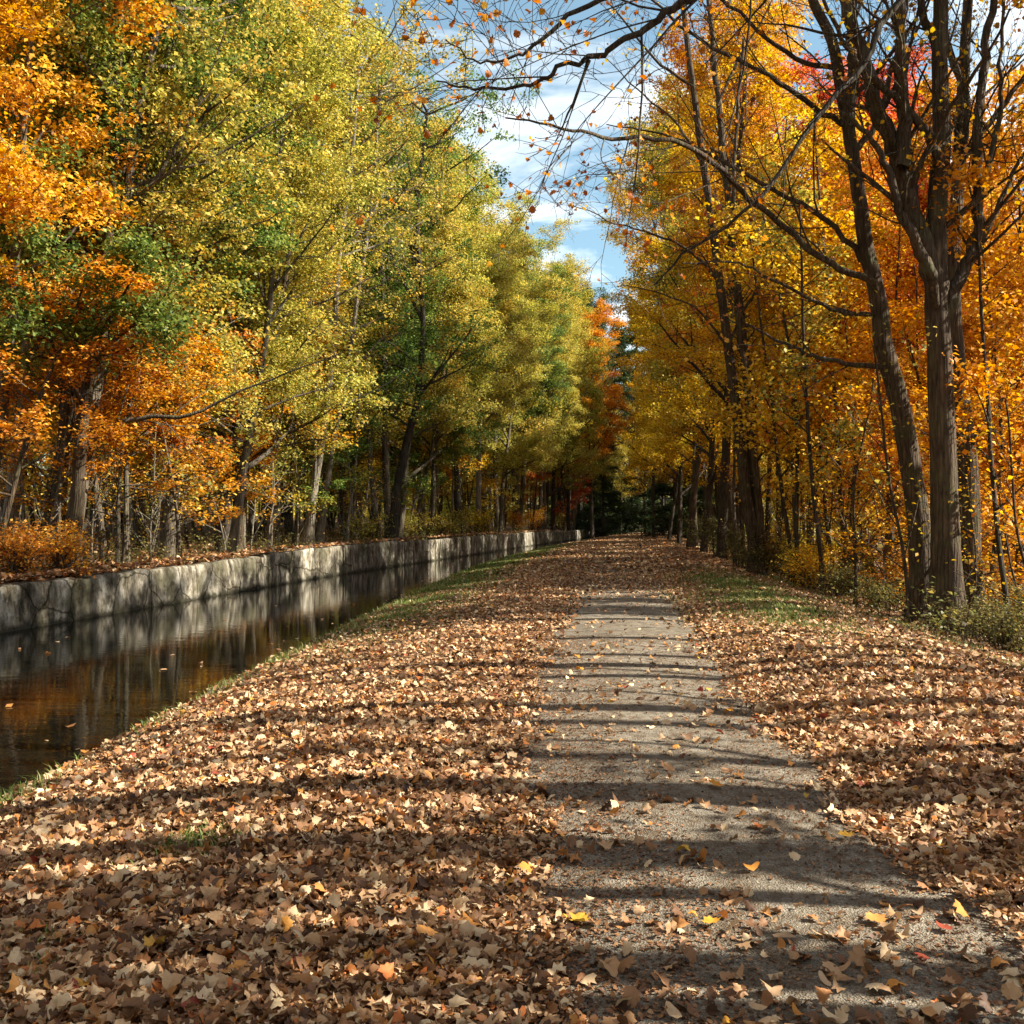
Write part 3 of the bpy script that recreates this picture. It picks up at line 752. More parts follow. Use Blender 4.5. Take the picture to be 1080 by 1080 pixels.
def hero(name, base, trunk, limbs, bark, label, seed, sides=16, twig=TWIG, leaves=None, group=None, root_flare=.85):
    """trunk: (points, r0, r1); limbs: list of (points, r0, r1, twiggy)"""
    rng = np.random.RandomState(seed)
    root = empty(name, base)
    tb = Tubes()
    P = densify(trunk[0]); P = P + np.cumsum(rng.randn(*P.shape) * .006, axis=0)
    ext = np.array([P[0] + np.array([0, 0, -.4])]); P = np.concatenate([ext, P])
    rad = np.linspace(trunk[1], trunk[2], len(P))
    hh = np.maximum(P[:, 2] - base[2], 0); rad *= 1 + root_flare * np.exp(-hh / .42)
    tb.add(P, rad, sides, .045, rng); tb.build('trunk', bark, root, base)
    tips = []
    for pts, r0, r1, tw in limbs:
        lb = Tubes(); Q = densify(pts); Q[1:-1] += rng.randn(*Q[1:-1].shape) * min(r0 * .3, .02)
        rr = np.linspace(r0, r1, len(Q))
        if np.min(np.linalg.norm(P - Q[0], axis=1)) < .6:
          Q = np.concatenate([[Q[0] * 1.0 + (P[max(np.argmin(np.linalg.norm(P - Q[0], axis=1)) - 2, 0)] - Q[0]) * .8 ], Q]); rr = np.concatenate([[rr[0] * .7], rr])
        lb.add(Q, rr, max(6, sides - 6), .04, rng)
        if tw: spawn(rng, Q, rr, lb, tips, 3 - tw, twig)
        lb.build('limb', bark, root, base)
    # small side twigs of the trunk
    if leaves and tips:
        col, per, sz = leaves
        sel = [q for q in tips if rng.rand() < .6]
        cen, cl = leaves_on(rng, sel, per, .035 if sz < .115 else .16, sz)
        if sz < .115: leaf_shapes(rng, cen, cl, sz, 'crown', LM[col], root, base)
        else: leaf_quads(rng, cen, cl, sz, 'crown', LM[col], root, .6, base)
    tag(root, label, 'tree', group)
    return root

def px_pts(lst, Y): return [at(p[0], p[1], p[2] if len(p) > 2 else Y) for p in lst]

NEAR_LEAVES = 13
def build_heroes():
    # big multi-stemmed tree on the right
    Y = 16.5; b = at(1000, 640, Y); b = (b[0], b[1], gz1(b[0], b[1]))
    tr = [b] + px_pts([(999, 590), (997, 520), (994, 400), (989, 300), (988, 232), (994, 150), (993, 60), (996, -60), (1003, -220), (1000, -380)], Y)
    limbs = [
      (px_pts([(990, 300), (975, 255), (958, 205), (948, 165), (925, 112), (912, 60), (893, 0), (880, -90), (860, -200)], Y), .19, .05, 3),
      (px_pts([(952, 175), (955, 130), (951, 60), (950, 0), (945, -120), (940, -240)], Y - .2), .13, .04, 3),
      (px_pts([(984, 290), (966, 250), (950, 222), (938, 178), (915, 140), (890, 118)], Y - .4), .09, .03, 2),
      (px_pts([(997, 330), (1016, 285), (1032, 245), (1032, 195), (1031, 130), (1040, 60), (1052, -30), (1062, -160)], Y), .115, .045, 3),
      (px_pts([(1032, 210), (1046, 165), (1056, 120), (1058, 50), (1062, -60)], Y - .2), .06, .02, 2),
      (px_pts([(990, 160), (965, 120), (930, 90), (905, 62), (880, 20), (850, -60)], Y - .3), .075, .02, 2),
      (px_pts([(996, 195), (1012, 170), (1022, 120), (1020, 40), (1028, -60)], Y + .3), .07, .03, 2),
      (px_pts([(994, 60), (975, 10), (965, -60), (950, -200)], Y + .2), .08, .03, 3),
      (px_pts([(1000, 190), (1030, 150), (1070, 95), (1120, 30), (1170, -40)], Y + .4), .06, .02, 2)]
    hero('maple_tree', b, (tr, .25, .07), limbs, B_BROWN, 'biggest bare grey tree right of the path, its trunk forking into several upright stems', 31, leaves=('amber', .9, .08))
    # leaning tree just left of it
    Y = 17.6; b = at(974, 640, Y); b = (b[0], b[1], gz1(b[0], b[1]))
    tr = [b] + px_pts([(972, 590), (967, 527), (952, 430), (936, 367), (930, 315), (917, 262), (906, 185), (895, 120), (880, 43), (857, -10), (835, -100), (815, -230)], Y)
    limbs = [
      (px_pts([(895, 125), (902, 60), (899, 0), (905, -120), (915, -240)], Y), .13, .04, 3),
      (px_pts([(938, 387), (880, 382), (845, 370), (800, 348), (775, 325, Y - 1)], Y), .052, .012, 3),
      (px_pts([(932, 333), (885, 328), (850, 312), (815, 295), (780, 277), (720, 277, Y - 2)], Y), .045, .010, 3),
      (px_pts([(922, 297), (865, 270), (813, 227), (765, 180, Y - 2), (720, 153, Y - 3), (647, 143, Y - 4), (593, 133, Y - 5), (533, 123, Y - 5)], Y - .2), .062, .010, 3),
      (px_pts([(918, 283), (872, 232), (803, 192), (747, 160), (700, 140, Y + 1), (640, 130, Y + 2)], Y + .1), .055, .010, 3),
      (px_pts([(899, 135), (850, 105), (800, 72), (740, 40), (690, 0), (640, -40)], Y), .055, .012, 3),
      (px_pts([(884, 70), (840, 60), (790, 20), (740, -30), (690, -110)], Y + .3), .05, .012, 3),
      (px_pts([(900, 160), (925, 130), (940, 80), (955, 20), (960, -80)], Y + .4), .06, .02, 2)]
    hero('maple_tree', b, (tr, .205, .05), limbs, B_BROWN, 'tall bare tree leaning left, long limbs reaching over the path, beside the biggest forked tree', 32, leaves=('rust', .3, .075))
    # rough trunk behind
    Y = 19.5; b = at(1024, 635, Y); b = (b[0], b[1], gz1(b[0], b[1]))
    tr = [b] + px_pts([(1023, 590), (1022, 500), (1016, 430), (1010, 360), (1008, 280), (1016, 180), (1022, 60), (1030, -60), (1040, -200)], Y)
    limbs = [(px_pts([(1009, 300), (1040, 250), (1070, 180), (1110, 120)], Y), .08, .02, 3),
             (px_pts([(1020, 100), (1000, 40), (985, -40), (970, -140)], Y), .08, .02, 3),
             (px_pts([(1022, 470), (1050, 430), (1085, 390), (1110, 380)], Y), .03, .008, 2)]
    hero('maple_tree', b, (tr, .26, .06), limbs, B_BROWN, 'rough brown trunk half hidden behind the biggest forked tree', 33, leaves=('amber', 3, .12))
    # double-stemmed tree nearer the middle
    Y = 30; b = at(798, 605, Y); b = (b[0], b[1], gz1(b[0], b[1]))
    tr = [b] + px_pts([(795, 570), (787, 520), (776, 420), (765, 330), (752, 230), (738, 130), (727, 50), (716, -60), (700, -180)], Y)
    limbs = [
      (px_pts([(800, 606), (797, 560), (794, 480), (783, 340), (767, 200), (758, 100), (748, 0), (742, -120)], Y + .2), .18, .05, 1),
      (px_pts([(804, 606), (803, 560), (795, 470), (788, 400), (779, 345), (775, 250), (776, 150), (785, 40)], Y - .3), .12, .04, 1),
      (px_pts([(760, 300), (735, 270), (700, 250), (650, 235), (600, 215, Y - 2)], Y), .06, .012, 2),
      (px_pts([(745, 180), (715, 130), (680, 100), (640, 60)], Y), .055, .012, 2),
      (px_pts([(782, 330), (810, 290), (840, 250), (870, 240)], Y), .05, .012, 2),
      (px_pts([(770, 370), (740, 330), (700, 310), (655, 300)], Y), .045, .012, 2),
      (px_pts([(732, 90), (690, 60), (650, 10), (610, -40)], Y), .05, .012, 2),
      (px_pts([(757, 110), (780, 60), (810, 10), (840, -60)], Y), .05, .012, 2)]
    hero('maple_tree', b, (tr, .19, .05), limbs, B_BROWN, 'clump of three grey stems rising from one base at the path edge midway along', 34, leaves=('gold', 1.5, .12))
    # tree outside the frame whose long limbs hang across the sky
    b = (6.35, 10.4, gz1(6.35, 10.4))
    tr = [b, (6.35, 10.4, 2), (6.3, 10.35, 5), (6.2, 10.3, 8), (6.1, 10.3, 11), (6.0, 10.3, 15)]
    limbs = [
      ([(6.22, 10.3, 7.6), (4.6, 10.3, 8.2)] + px_pts([(860, -85), (775, -28), (720, 0), (690, 22), (640, 50), (600, 66), (560, 86), (500, 92), (460, 84)], 10.2), .062, .008, 3),
      (px_pts([(622, 62), (600, 118), (585, 150)], 10.2), .018, .004, 2),
      (px_pts([(775, -30), (700, -20), (620, 2), (575, 38), (545, 58), (505, 64), (470, 40)], 10.1), .035, .006, 3),
      ([(6.1, 10.3, 9.5), (5.3, 10.6, 8.6)] + px_pts([(950, -4), (913, 63), (847, 143), (797, 213), (720, 270), (690, 300)], 10.9), .05, .008, 1),
      ([(6.22, 10.3, 8.5), (4.2, 10.8, 9.6), (2.4, 11.2, 9.3), (.8, 11.4, 8.6), (-.4, 11.5, 7.7)], .045, .008, 3),
      ([(6.15, 10.3, 9), (4.8, 9.0, 10), (3.0, 8.2, 10.6), (1.0, 7.6, 10.4)], .05, .01, 2),
      ([(6.1, 10.3, 10), (7.6, 10.6, 12), (8.4, 10.8, 14)], .07, .02, 2)]
    hero('maple_tree', b, (tr, .19, .07), limbs, B_DARK, 'dark bare limbs with few rust leaves, hanging across the open sky', 35, leaves=('rust', .32, .075))
    # trees on top of the far canal wall with trunks that stand out
    LH = [
     (24, [(72, 602), (80, 540), (92, 460), (108, 335), (127, 235), (140, 130), (160, 40), (178, -30)], .21, B_GREY, [([(110, 320), (80, 260), (60, 180), (50, 100)], .08), ([(128, 230), (175, 170), (215, 90), (240, 20)], .08), ([(140, 130), (110, 70), (90, 0)], .06), ([(92, 455), (150, 440), (200, 437), (267, 407), (360, 372)], .07)], 'lime',
      'tall grey trunk with forks, rising behind the orange shrubs on the canal wall'),
     (25, [(84, 600), (92, 500), (108, 400), (132, 325), (165, 212), (195, 150), (235, 90)], .10, B_DARK, [([(132, 325), (190, 275), (250, 245), (300, 222)], .045), ([(150, 262), (200, 200), (262, 150)], .04), ([(112, 385), (85, 330), (70, 270)], .04)], 'olive',
      'thin dark tree leaning right with fanned limbs, beside the tall forked grey trunk'),
     (25.5, [(8, 600), (12, 545), (20, 470), (28, 400), (30, 300), (40, 180), (55, 60), (60, -30)], .22, B_PALE, [([(28, 400), (60, 330), (80, 250)], .06), ([(32, 280), (5, 200), (-20, 120)], .07)], 'orange',
      'broad pale trunk at the left edge of the photo behind the canal wall'),
     (26, [(52, 600), (60, 520), (66, 440), (60, 350), (50, 260), (48, 150)], .16, B_DARK, [([(66, 450), (110, 415), (140, 370)], .06), ([(56, 320), (20, 260), (0, 230)], .05)], 'amber',
      'dark crooked trunk between the pale left edge trunk and the forked grey one'),
     (34, [(236, 590), (240, 520), (254, 460), (262, 380), (262, 280), (255, 160), (262, 40)], .20, B_DARK, [([(262, 370), (220, 300), (200, 230)], .06), ([(262, 280), (310, 220), (340, 150)], .07)], 'lime',
      'dark trunk rising from the canal wall, first of two standing close together'),
     (34.5, [(249, 588), (256, 520), (264, 460), (280, 400), (300, 300), (312, 190), (320, 60)], .17, B_BROWN, [([(262, 490), (285, 474), (320, 466), (372, 458)], .055), ([(300, 300), (350, 260), (390, 200)], .07)], 'olive',
      'brown trunk with a long low limb to the right, second of two close together'),
     (39, [(324, 578), (332, 510), (342, 450), (352, 370), (358, 270), (372, 160), (380, 40)], .20, B_PALE, [([(352, 370), (320, 310), (300, 240)], .07), ([(358, 270), (400, 210), (430, 140)], .08)], 'lime',
      'pale sunlit trunk of a leaning pair behind the middle of the canal wall'),
     (40, [(336, 578), (345, 520), (352, 470), (366, 400), (380, 300), (395, 200), (402, 90)], .15, B_PALE, [([(366, 400), (400, 360), (430, 350)], .05)], 'olive',
      'slimmer pale trunk leaning right beside the pale sunlit one'),
     (47, [(413, 566), (418, 520), (428, 470), (440, 420), (446, 340), (440, 230), (450, 120)], .22, B_DARK, [([(432, 450), (380, 420), (350, 415)], .07), ([(440, 420), (480, 370), (510, 330)], .08), ([(446, 340), (410, 260), (390, 180)], .08)], 'green',
      'dark leaning trunk under dark green leaves behind the middle of the canal wall'),
     (29, [(168, 594), (170, 550), (173, 500), (178, 430), (180, 340)], .055, B_PALE, [([(176, 450), (200, 410), (215, 390)], .02)], 'rust',
      'thin pale stem on the wall top under a rust orange crown, left of its twin'),
     (29.3, [(178, 593), (178, 550), (180, 500), (186, 440), (196, 360)], .05, B_PALE, [([(184, 460), (230, 440), (245, 420)], .02)], 'rust',
      'thin pale stem on the wall top under a rust orange crown, right of its twin'),
     (27, [(132, 592), (133, 540), (134, 470), (140, 380), (150, 280)], .09, B_GREY, [([(138, 400), (165, 350), (180, 300)], .03)], 'rust',
      'straight grey stem behind the orange shrub that leans over the canal wall')]
    for i, (Y, tp, r, bk, lm, col, lab) in enumerate(LH):
        b = at(tp[0][0], tp[0][1], Y); x = min(b[0], float(Wl(Y)) - .75); b = (x, Y, gz1(x, Y)); sh = x - at(tp[0][0], tp[0][1], Y)[0]
        mv = lambda L_: [(q[0] + sh, q[1], q[2]) for q in L_]
        tr = [b] + mv(px_pts(tp[1:], Y)); ll = [(mv(px_pts(q, Y)), rr, .012, 3) for q, rr in lm]
        # leafy side boughs all along the upper trunk
        rg = np.random.RandomState(400 + i); T = densify(tr, 6); top = T[-1][2]
        for k in range(int(6 + 12 * min(r / .2, 1))):
            q = T[rg.randint(int(len(T) * .45), len(T))]; a = rg.rand() * 6.28; ln = rg.uniform(1.6, 3.8) * min(r / .15 + .3, 1.1)
            ll.append(([q, q + np.array([math.cos(a), math.sin(a), .45]) * ln * .5, q + np.array([math.cos(a), math.sin(a), .55]) * ln], r * .3, .01, 3))
        hero('bank_tree', b, (tr, r, r * .3), ll, bk, lab, 200 + i, sides=12, twig=LEAFY, leaves=(col, 18 if r > .08 else 12, .1151), group='trees of the woods behind the canal wall')
    # trees beside the photographer on the right whose trunks stripe the path with shade
    rng = np.random.RandomState(77)
    spots = [(5.4, 2.62, .12), (6.6, 2.75, .20), (5.9, 3.75, .09), (8.1, 4.15, .24), (6.3, 4.95, .22), (7.4, 5.25, .15), (6.9, 7.6, .2), (7.9, 9.6, .14),
             (6.9, 1.2, .18), (5.7, .3, .14), (8.2, -.6, .18), (11.5, 1.5, .2), (12.6, 6.0, .22), (10.5, -2.0, .2), (13.2, 10, .2), (10.2, 12.4, .17), (12.2, 14.5, .2), (11.2, 18.3, .2), (14.5, 20.5, .2),
             (12.0, 3.6, .2), (10.6, 5.4, .15), (14.0, 1.0, .2), (15.0, 16.5, .2), (16.0, 23.0, .2)]
    for i, (x, y, r) in enumerate(spots):
        z = gz1(x, y); lx, ly = rng.uniform(-.06, .05), rng.uniform(-.05, .05)
        P = [(x + lx * h + .15 * math.sin(h * .4 + i), y + ly * h, z + h) for h in np.array((0, 2, 4.5, 7, 10, 13, 15)) * (1 if x < 10 else (1.15 if y < 12 else 1.45))]
        lim = []
        for k in range(2 if x < 10 else (15 if y > 14 else (12 if y < 5 and x > 11 else 4))):
            h = rng.uniform(2.4, 9) if x < 10 else (rng.uniform(10.8, 16.5) if y < 12 else rng.uniform(9.5, 20)); a = rng.uniform(0, 6.28) if k % 2 else rng.uniform(2.2, 4.1)
            p0 = np.array([x + lx * h, y + ly * h, z + h]); ln = rng.uniform(2.2, 4.2)
            dd = np.array([math.cos(a), math.sin(a), .5]) if x > 10 else unit(np.array([math.cos(a), math.sin(a), rng.uniform(1.0, 2.2)])) * 1.3
            if x < 10 and x > 5 and dd[0] < 0: dd[0] *= .4
            lim.append(([p0, p0 + dd * ln * .33 + rng.randn(3) * .15, p0 + dd * ln * .66 + rng.randn(3) * .2, p0 + dd * ln + np.array([0, 0, .5])], r * .33, .012, 1 if x < 10 else 3))
        o = hero('maple_tree', (x, y, z), (P, r, .05), lim, B_BROWN, 'x', 100 + i, sides=10, twig=[dict(t, n=max(.7, t['n'] * .5)) for t in TWIG] if x > 10 else TWIG,
                 leaves=('amber', 5 if x < 10 else (30 if y > 14 else (19 if y < 5 and x > 11 else 5)), .125), group='trees along the path beside the photographer')
        TREES.append((o, 'near', 'near', 'amber', B_BROWN))

# ------------------------------------------------------------------ the woods
def px_of(x, y): return 540 + F * x / y

def build_woods():
    rng = random.Random(9)
    pts = []
    def ok(x, y, d):
        return all((x - a) ** 2 + (y - b) ** 2 > d * d for a, b in pts)
    barks = [B_GREY, B_GREY, B_PALE, B_BROWN, B_DARK]
    # ---- left: front row of tall trees behind the wall
    y = 17.5
    while y < 125:
        x = float(Wl(y)) - rng.uniform(1.2, 3.2)
        if px_of(x, y) > -70 and ok(x, y, 1.8):
            p = px_of(x, y)
            col = rng.choice(['orange', 'orange', 'amber']) if p < 50 else rng.choice(['lime', 'olive', 'olive', 'green', 'lime'])
            if 370 < p < 450 and rng.random() < .35: col = 'green'
            k = rng.choice(['tall_a', 'tall_b', 'mid_b', 'tall_c', 'pole_a'])
            plant(k, x, y, col, rng.choice(barks), 'left', rng.uniform(.78, .92) + .10 * min(max((y - 28) / 30, 0), 1), tilt=(rng.uniform(0.02, .14), rng.uniform(-.05, .05)), rng=rng)
            pts.append((x, y))
        y += rng.uniform(1.8, 3.6) * (1 if y < 60 else 1.6)
    for (p, yy, k, col) in [(418, 46, 'mid_b', 'green'), (455, 56, 'mid_a', 'green'), (-25, 22.5, 'mid_b', 'orange'), (22, 27, 'tall_b', 'orange'), (62, 33, 'tall_a', 'orange'), (-5, 34, 'tall_c', 'orange')]:
        x = min((p - 540) / F * yy, float(Wl(yy)) - 1.0)
        plant(k, x, yy, col, B_GREY, 'left', 1.0, tilt=(.04, 0), rng=rng); pts.append((x, yy))
    # ---- left: the wood behind
    n = 0; tries = 0
    while n < 112 and tries < 9000:
        tries += 1
        y = 18 + 92 * rng.random() ** 1.25; off = 3 + 34 * rng.random() ** 1.3
        x = float(Wl(y)) - off; p = px_of(x, y)
        if p < -90 or not ok(x, y, 1.7): continue
        if p < 70: col = rng.choice(['orange', 'orange', 'gold', 'orange', 'amber'])
        elif p < 330: col = rng.choice(['lime', 'green', 'olive', 'gold', 'lime', 'olive'])
        else: col = rng.choice(['lime', 'green', 'olive', 'olive', 'gold', 'lime'])
        k = rng.choice(['tall_a', 'tall_b', 'tall_c', 'mid_a', 'mid_b', 'pole_a', 'pole_a', 'pole_b', 'pole_b'])
        plant(k, x, y, col, rng.choice(barks), 'left', rng.uniform(.85, 1.12) + .10 * min(max((y - 30) / 30, 0), 1), tilt=(rng.uniform(-.03, .14), rng.uniform(-.06, .06)), rng=rng)
        pts.append((x, y)); n += 1
    n = 0; tries = 0
    while n < 44 and tries < 5000:
        tries += 1
        y = 20 + 50 * rng.random(); x = float(Wl(y)) - 1.2 - 16 * rng.random(); p = px_of(x, y)
        if p < -60 or not ok(x, y, .9): continue
        plant(rng.choice(['pole_a', 'pole_b']), x, y, rng.choice(['gold', 'lime', 'olive', 'amber'] if p > 60 else ['orange', 'gold', 'amber']), rng.choice([B_PALE, B_PALE, B_GREY, B_BROWN, B_DARK]), 'left', rng.uniform(.8, 1.2), tilt=(rng.uniform(-.06, .16), rng.uniform(-.06, .06)), rng=rng)
        pts.append((x, y)); n += 1
    for (p, yy, k, col) in [(525, 78, 'tall_b', 'lime'), (545, 86, 'tall_a', 'olive'), (575, 96, 'tall_a', 'lime')]:
        x = min((p - 540) / F * yy, float(Wl(yy)) - 1.5)
        plant(k, x, yy, col, B_GREY, 'left', 1.14, tilt=(.05, 0), rng=rng); pts.append((x, yy))
    # ---- left: understory, orange near the left edge of the photo
    for (p, yy, off, k, col, s) in [
        (-10, 21, 1.2, 'under_a', 'orange', .95), (60, 24, 1.4, 'under_a', 'rust', .9), (125, 25, 1.2, 'under_b', 'rust', 1.0), (190, 28, 1.3, 'under_b', 'orange', .95),
        (30, 27, 3, 'under_a', 'orange', 1.1), (150, 33, 3, 'under_a', 'amber', 1.0), (235, 34, 2, 'under_b', 'amber', .9),
        (285, 38, 2, 'under_b', 'olive', 1.1), (330, 40, 1.4, 'under_a', 'green', .8), (300, 47, 4, 'under_a', 'gold', 1.0),
        (400, 50, 2, 'under_a', 'green', 1.1), (425, 55, 1.2, 'under_a', 'green', 1.0), (380, 60, 4, 'under_a', 'gold', 1.1), (455, 66, 2, 'under_a', 'orange', .95),
        (490, 74, 2, 'under_a', 'gold', 1.2), (520, 82, 2, 'under_b', 'lime', 1.3), (540, 92, 2, 'under_a', 'red', 1.0), (560, 104, 2, 'under_a', 'rust', 1.0), (100, 30, 5, 'under_a', 'gold', 1),
        (210, 44, 8, 'under_a', 'lime', 1.2), (260, 52, 9, 'under_a', 'gold', 1.2), (60, 38, 9, 'under_a', 'gold', 1.2), (350, 70, 9, 'under_a', 'lime', 1.3), (430, 85, 8, 'under_a', 'lime', 1.3), (480, 95, 6, 'under_a', 'gold', 1.3),
        (20, 31, 4, 'under_b', 'gold', 1.3), (175, 38, 5, 'under_b', 'olive', 1.3), (330, 56, 6, 'under_b', 'gold', 1.3), (395, 66, 5, 'under_b', 'lime', 1.3), (250, 62, 12, 'under_a', 'olive', 1.5), (130, 46, 11, 'under_a', 'olive', 1.4)]:
        x = (p - 540) / F * yy
        w = float(Wl(yy)) - .9
        if x > w: x = w
        plant(k, x, yy, col, rng.choice(barks[:4]), 'left', s, tilt=(rng.uniform(0, .1), 0), rng=rng)
    # shrubs on the wall top
    for (p, yy, k, col, s) in [(22, 20.3, 'shrub_b', 'rust', .72), (5, 19.8, 'shrub_b', 'orange', .8), (108, 21.6, 'shrub_b', 'rust', .8), 
                               (392, 46, 'shrub_b', 'lime', 1.), (455, 56, 'shrub_b', 'lime', 1.1), (480, 62, 'shrub_a', 'lime', 1.0), (510, 70, 'shrub_b', 'gold', 1.3),
                               (545, 84, 'shrub_a', 'rust', 1.0), (562, 92, 'shrub_a', 'amber', 1.2), (590, 108, 'shrub_a', 'olive', 1.2), (430, 54, 'shrub_a', 'olive', .9)]:
        x = min((p - 540) / F * yy, float(Wl(yy)) - .75)
        plant(k, x, yy, col, B_BROWN, 'left', s, rng=rng)
    for (x, y, k, sc_) in [(8.9, 5.7, 'under_a', .84), (9.8, 10.6, 'under_a', .72), (9.6, 2.2, 'under_a', .8), (11.8, 13.6, 'under_a', .9)]:  # unseen low trees on the right, added to broaden the shade on the path
        plant(k, x, y, 'amber', B_BROWN, 'aside', sc_, rng=rng)
    # ---- the same woods go on beside and behind the photographer
    for i in range(30):
        y = -14 + 31 * (i / 30) + rng.uniform(-.8, .8); x = min(float(Wl(y)) - rng.uniform(1.5, 9), -.62 * max(y, 0) - 1.2)
        plant(rng.choice(['tall_a', 'tall_b', 'tall_c', 'mid_b']), x, y, rng.choice(['lime', 'olive', 'gold', 'orange']) if y < 6 else 'orange', rng.choice(barks), 'aside', rng.uniform(.9, 1.1), rng=rng)
    for i in range(16):
        y = -6 + 22 * (i / 16) + rng.uniform(-.8, .8); x = rng.uniform(21, 34)
        plant(rng.choice(['mid_a', 'mid_b']), x, y, rng.choice(['amber', 'gold', 'orange']), rng.choice(barks), 'aside', rng.uniform(.85, 1.0), rng=rng)
    for (x, y) in [(4.8, -9), (-2.2, -10), (1.0, -14), (7, -12), (-3.2, -15), (4.4, -17), (-.5, -19)]:
        plant(rng.choice(['tall_a', 'tall_b', 'tall_c']), x, y, rng.choice(['gold', 'olive', 'orange']), B_GREY, 'aside', 1.0, rng=rng)
    # ---- right: trees on the bank and on the lower ground behind
    pts2 = []
    def ok2(x, y, d): return all((x - a) ** 2 + (y - b) ** 2 > d * d for a, b in pts2)
    spec = [  # px, Y, kind, colour, scale, bark, tilt
        (742, 47, 'tall_b', 'gold', .95, B_DARK, -.07), (760, 41, 'tall_c', 'amber', .85, B_DARK, -.05), (728, 54, 'tall_a', 'olive', .9, B_BROWN, -.06), (716, 62, 'tall_b', 'gold', .9, B_DARK, -.02),
        (735, 58, 'mid_b', 'gold', .9, B_GREY, -.03), (815, 33, 'pole_a', 'gold', 1.0, B_BROWN, .02), (835, 31, 'pole_b', 'gold', 1.1, B_GREY, -.02), (856, 33, 'mid_a', 'gold', .95, B_DARK, -.15),
        (880, 30, 'pole_b', 'amber', 1.0, B_DARK, 0), (897, 26, 'pole_b', 'gold', .9, B_BROWN, .01), (917, 30, 'pole_b', 'gold', 1.0, B_BROWN, -.01), (933, 28, 'pole_a', 'amber', .85, B_DARK, 0), (948, 26, 'pole_b', 'amber', 1.0, B_DARK, -.03),
        (1064, 16.5, 'pole_b', 'amber', .85, B_DARK, .01), (1045, 22, 'pole_b', 'amber', 1.0, B_DARK, .03), (1075, 25, 'mid_a', 'orange', .9, B_DARK, .03), (705, 74, 'mid_b', 'gold', 1.0, B_DARK, 0), (775, 37, 'pole_a', 'gold', .9, B_GREY, -.03)]
    for p, yy, k, col, s, bk, tl in spec:
        x = (p - 540) / F * yy
        plant(k, x, yy, col, bk, 'right', s, tilt=(tl, rng.uniform(-.04, .04)), rng=rng); pts2.append((x, yy))
    for (p, yy, k, col, sc_) in [(900, 40, 'tall_b', 'red', 1.0), (955, 47, 'tall_a', 'red', 1.05), (868, 37, 'mid_b', 'red', 1.1), (1012, 36, 'mid_a', 'orange', 1.15), (1060, 30, 'mid_b', 'orange', 1.0), (940, 33, 'mid_a', 'orange', 1.0), (800, 45, 'tall_c', 'orange', .95), (985, 30, 'mid_b', 'red', .8)]:
        x = (p - 540) / F * yy; plant(k, x, yy, col, B_DARK, 'right', sc_, tilt=(-.03, 0), rng=rng); pts2.append((x, yy))
    for i in range(32):
        yy = 24 + 22 * rng.random(); p = rng.uniform(775, 975); x = max((p - 540) / F * yy, float(Re(yy)) + .3)
        if not ok2(x, yy, .9): continue
        plant(rng.choice(['pole_a', 'pole_b', 'pole_a']), x, yy, rng.choice(['gold', 'amber', 'gold', 'olive']), rng.choice([B_DARK, B_DARK, B_BROWN]), 'right', rng.uniform(1.0, 1.25), tilt=(rng.uniform(-.1, .06), rng.uniform(-.05, .05)), rng=rng); pts2.append((x, yy))
    for i in range(9):
        yy = 58 + 7 * i; x = float(Re(yy)) + rng.uniform(.8, 2.5)
        plant(rng.choice(['tall_a', 'tall_b', 'tall_c']), x, yy, rng.choice(['gold', 'amber', 'olive', 'gold']), B_DARK, 'right', 1.2, tilt=(-.13, 0), rng=rng); pts2.append((x, yy))
    n = 0; tries = 0
    while n < 58 and tries < 9000:
        tries += 1
        y = 24 + 85 * rng.random() ** 1.2; off = 1.5 + 30 * rng.random()
        x = float(Re(y)) + off; p = px_of(x, y)
        if p > 1180 or not ok2(x, y, 2.0): continue
        col = rng.choice(['orange', 'amber', 'orange', 'gold', 'gold', 'red', 'olive']) if p > 860 else rng.choice(['gold', 'olive', 'amber', 'olive', 'lime'])
        k = rng.choice(['mid_a', 'mid_b', 'mid_a', 'tall_b', 'tall_a', 'pole_a', 'pole_b'])
        if off > 14 and k.startswith('tall'): k = 'tall_b'
        plant(k, x, y, col, rng.choice(barks[:2] + barks[3:]), 'right', rng.uniform(.85, 1.08), tilt=(rng.uniform(-.09, .05), rng.uniform(-.06, .06)), rng=rng)
        pts2.append((x, y)); n += 1
    for (p, yy, k, col, s) in [(985, 27, 'under_a', 'orange', 1.1), (1040, 25, 'under_a', 'amber', 1.1), (1095, 21, 'under_a', 'amber', 1.0), (930, 34, 'under_a', 'red', 1.1), 
                               (1010, 36, 'under_a', 'red', 1.3), (1070, 33, 'under_a', 'orange', 1.3), (1020, 19.5, 'under_b', 'amber', .8), (1110, 27, 'under_b', 'orange', 1.4)]:
        x = (p - 540) / F * yy
        plant(k, x, yy, col, B_DARK, 'right', s, rng=rng)
    for (p, yy, k, col, s) in [(780, 33, 'shrub_a', 'olive', .7), (815, 30, 'shrub_b', 'green', .9), (840, 27, 'shrub_b', 'gold', .8), (862, 25, 'shrub_b', 'amber', .8), (885, 22, 'shrub_b', 'olive', .5), (930, 19.5, 'shrub_b', 'green', .4),
                               (1015, 16, 'shrub_b', 'lime', .35), (1042, 15, 'shrub_b', 'olive', .5), (1068, 14.0, 'shrub_b', 'olive', .5), (760, 42, 'shrub_a', 'green', .9), (745, 50, 'shrub_a', 'olive', .9),
                               (900, 27, 'shrub_a', 'olive', .9), (950, 25, 'shrub_a', 'amber', .9), (1050, 20, 'shrub_a', 'amber', .8), (1085, 17, 'shrub_a', 'olive', .7), (860, 33, 'shrub_a', 'gold', 1.0), (820, 40, 'shrub_a', 'gold', 1.1)]:
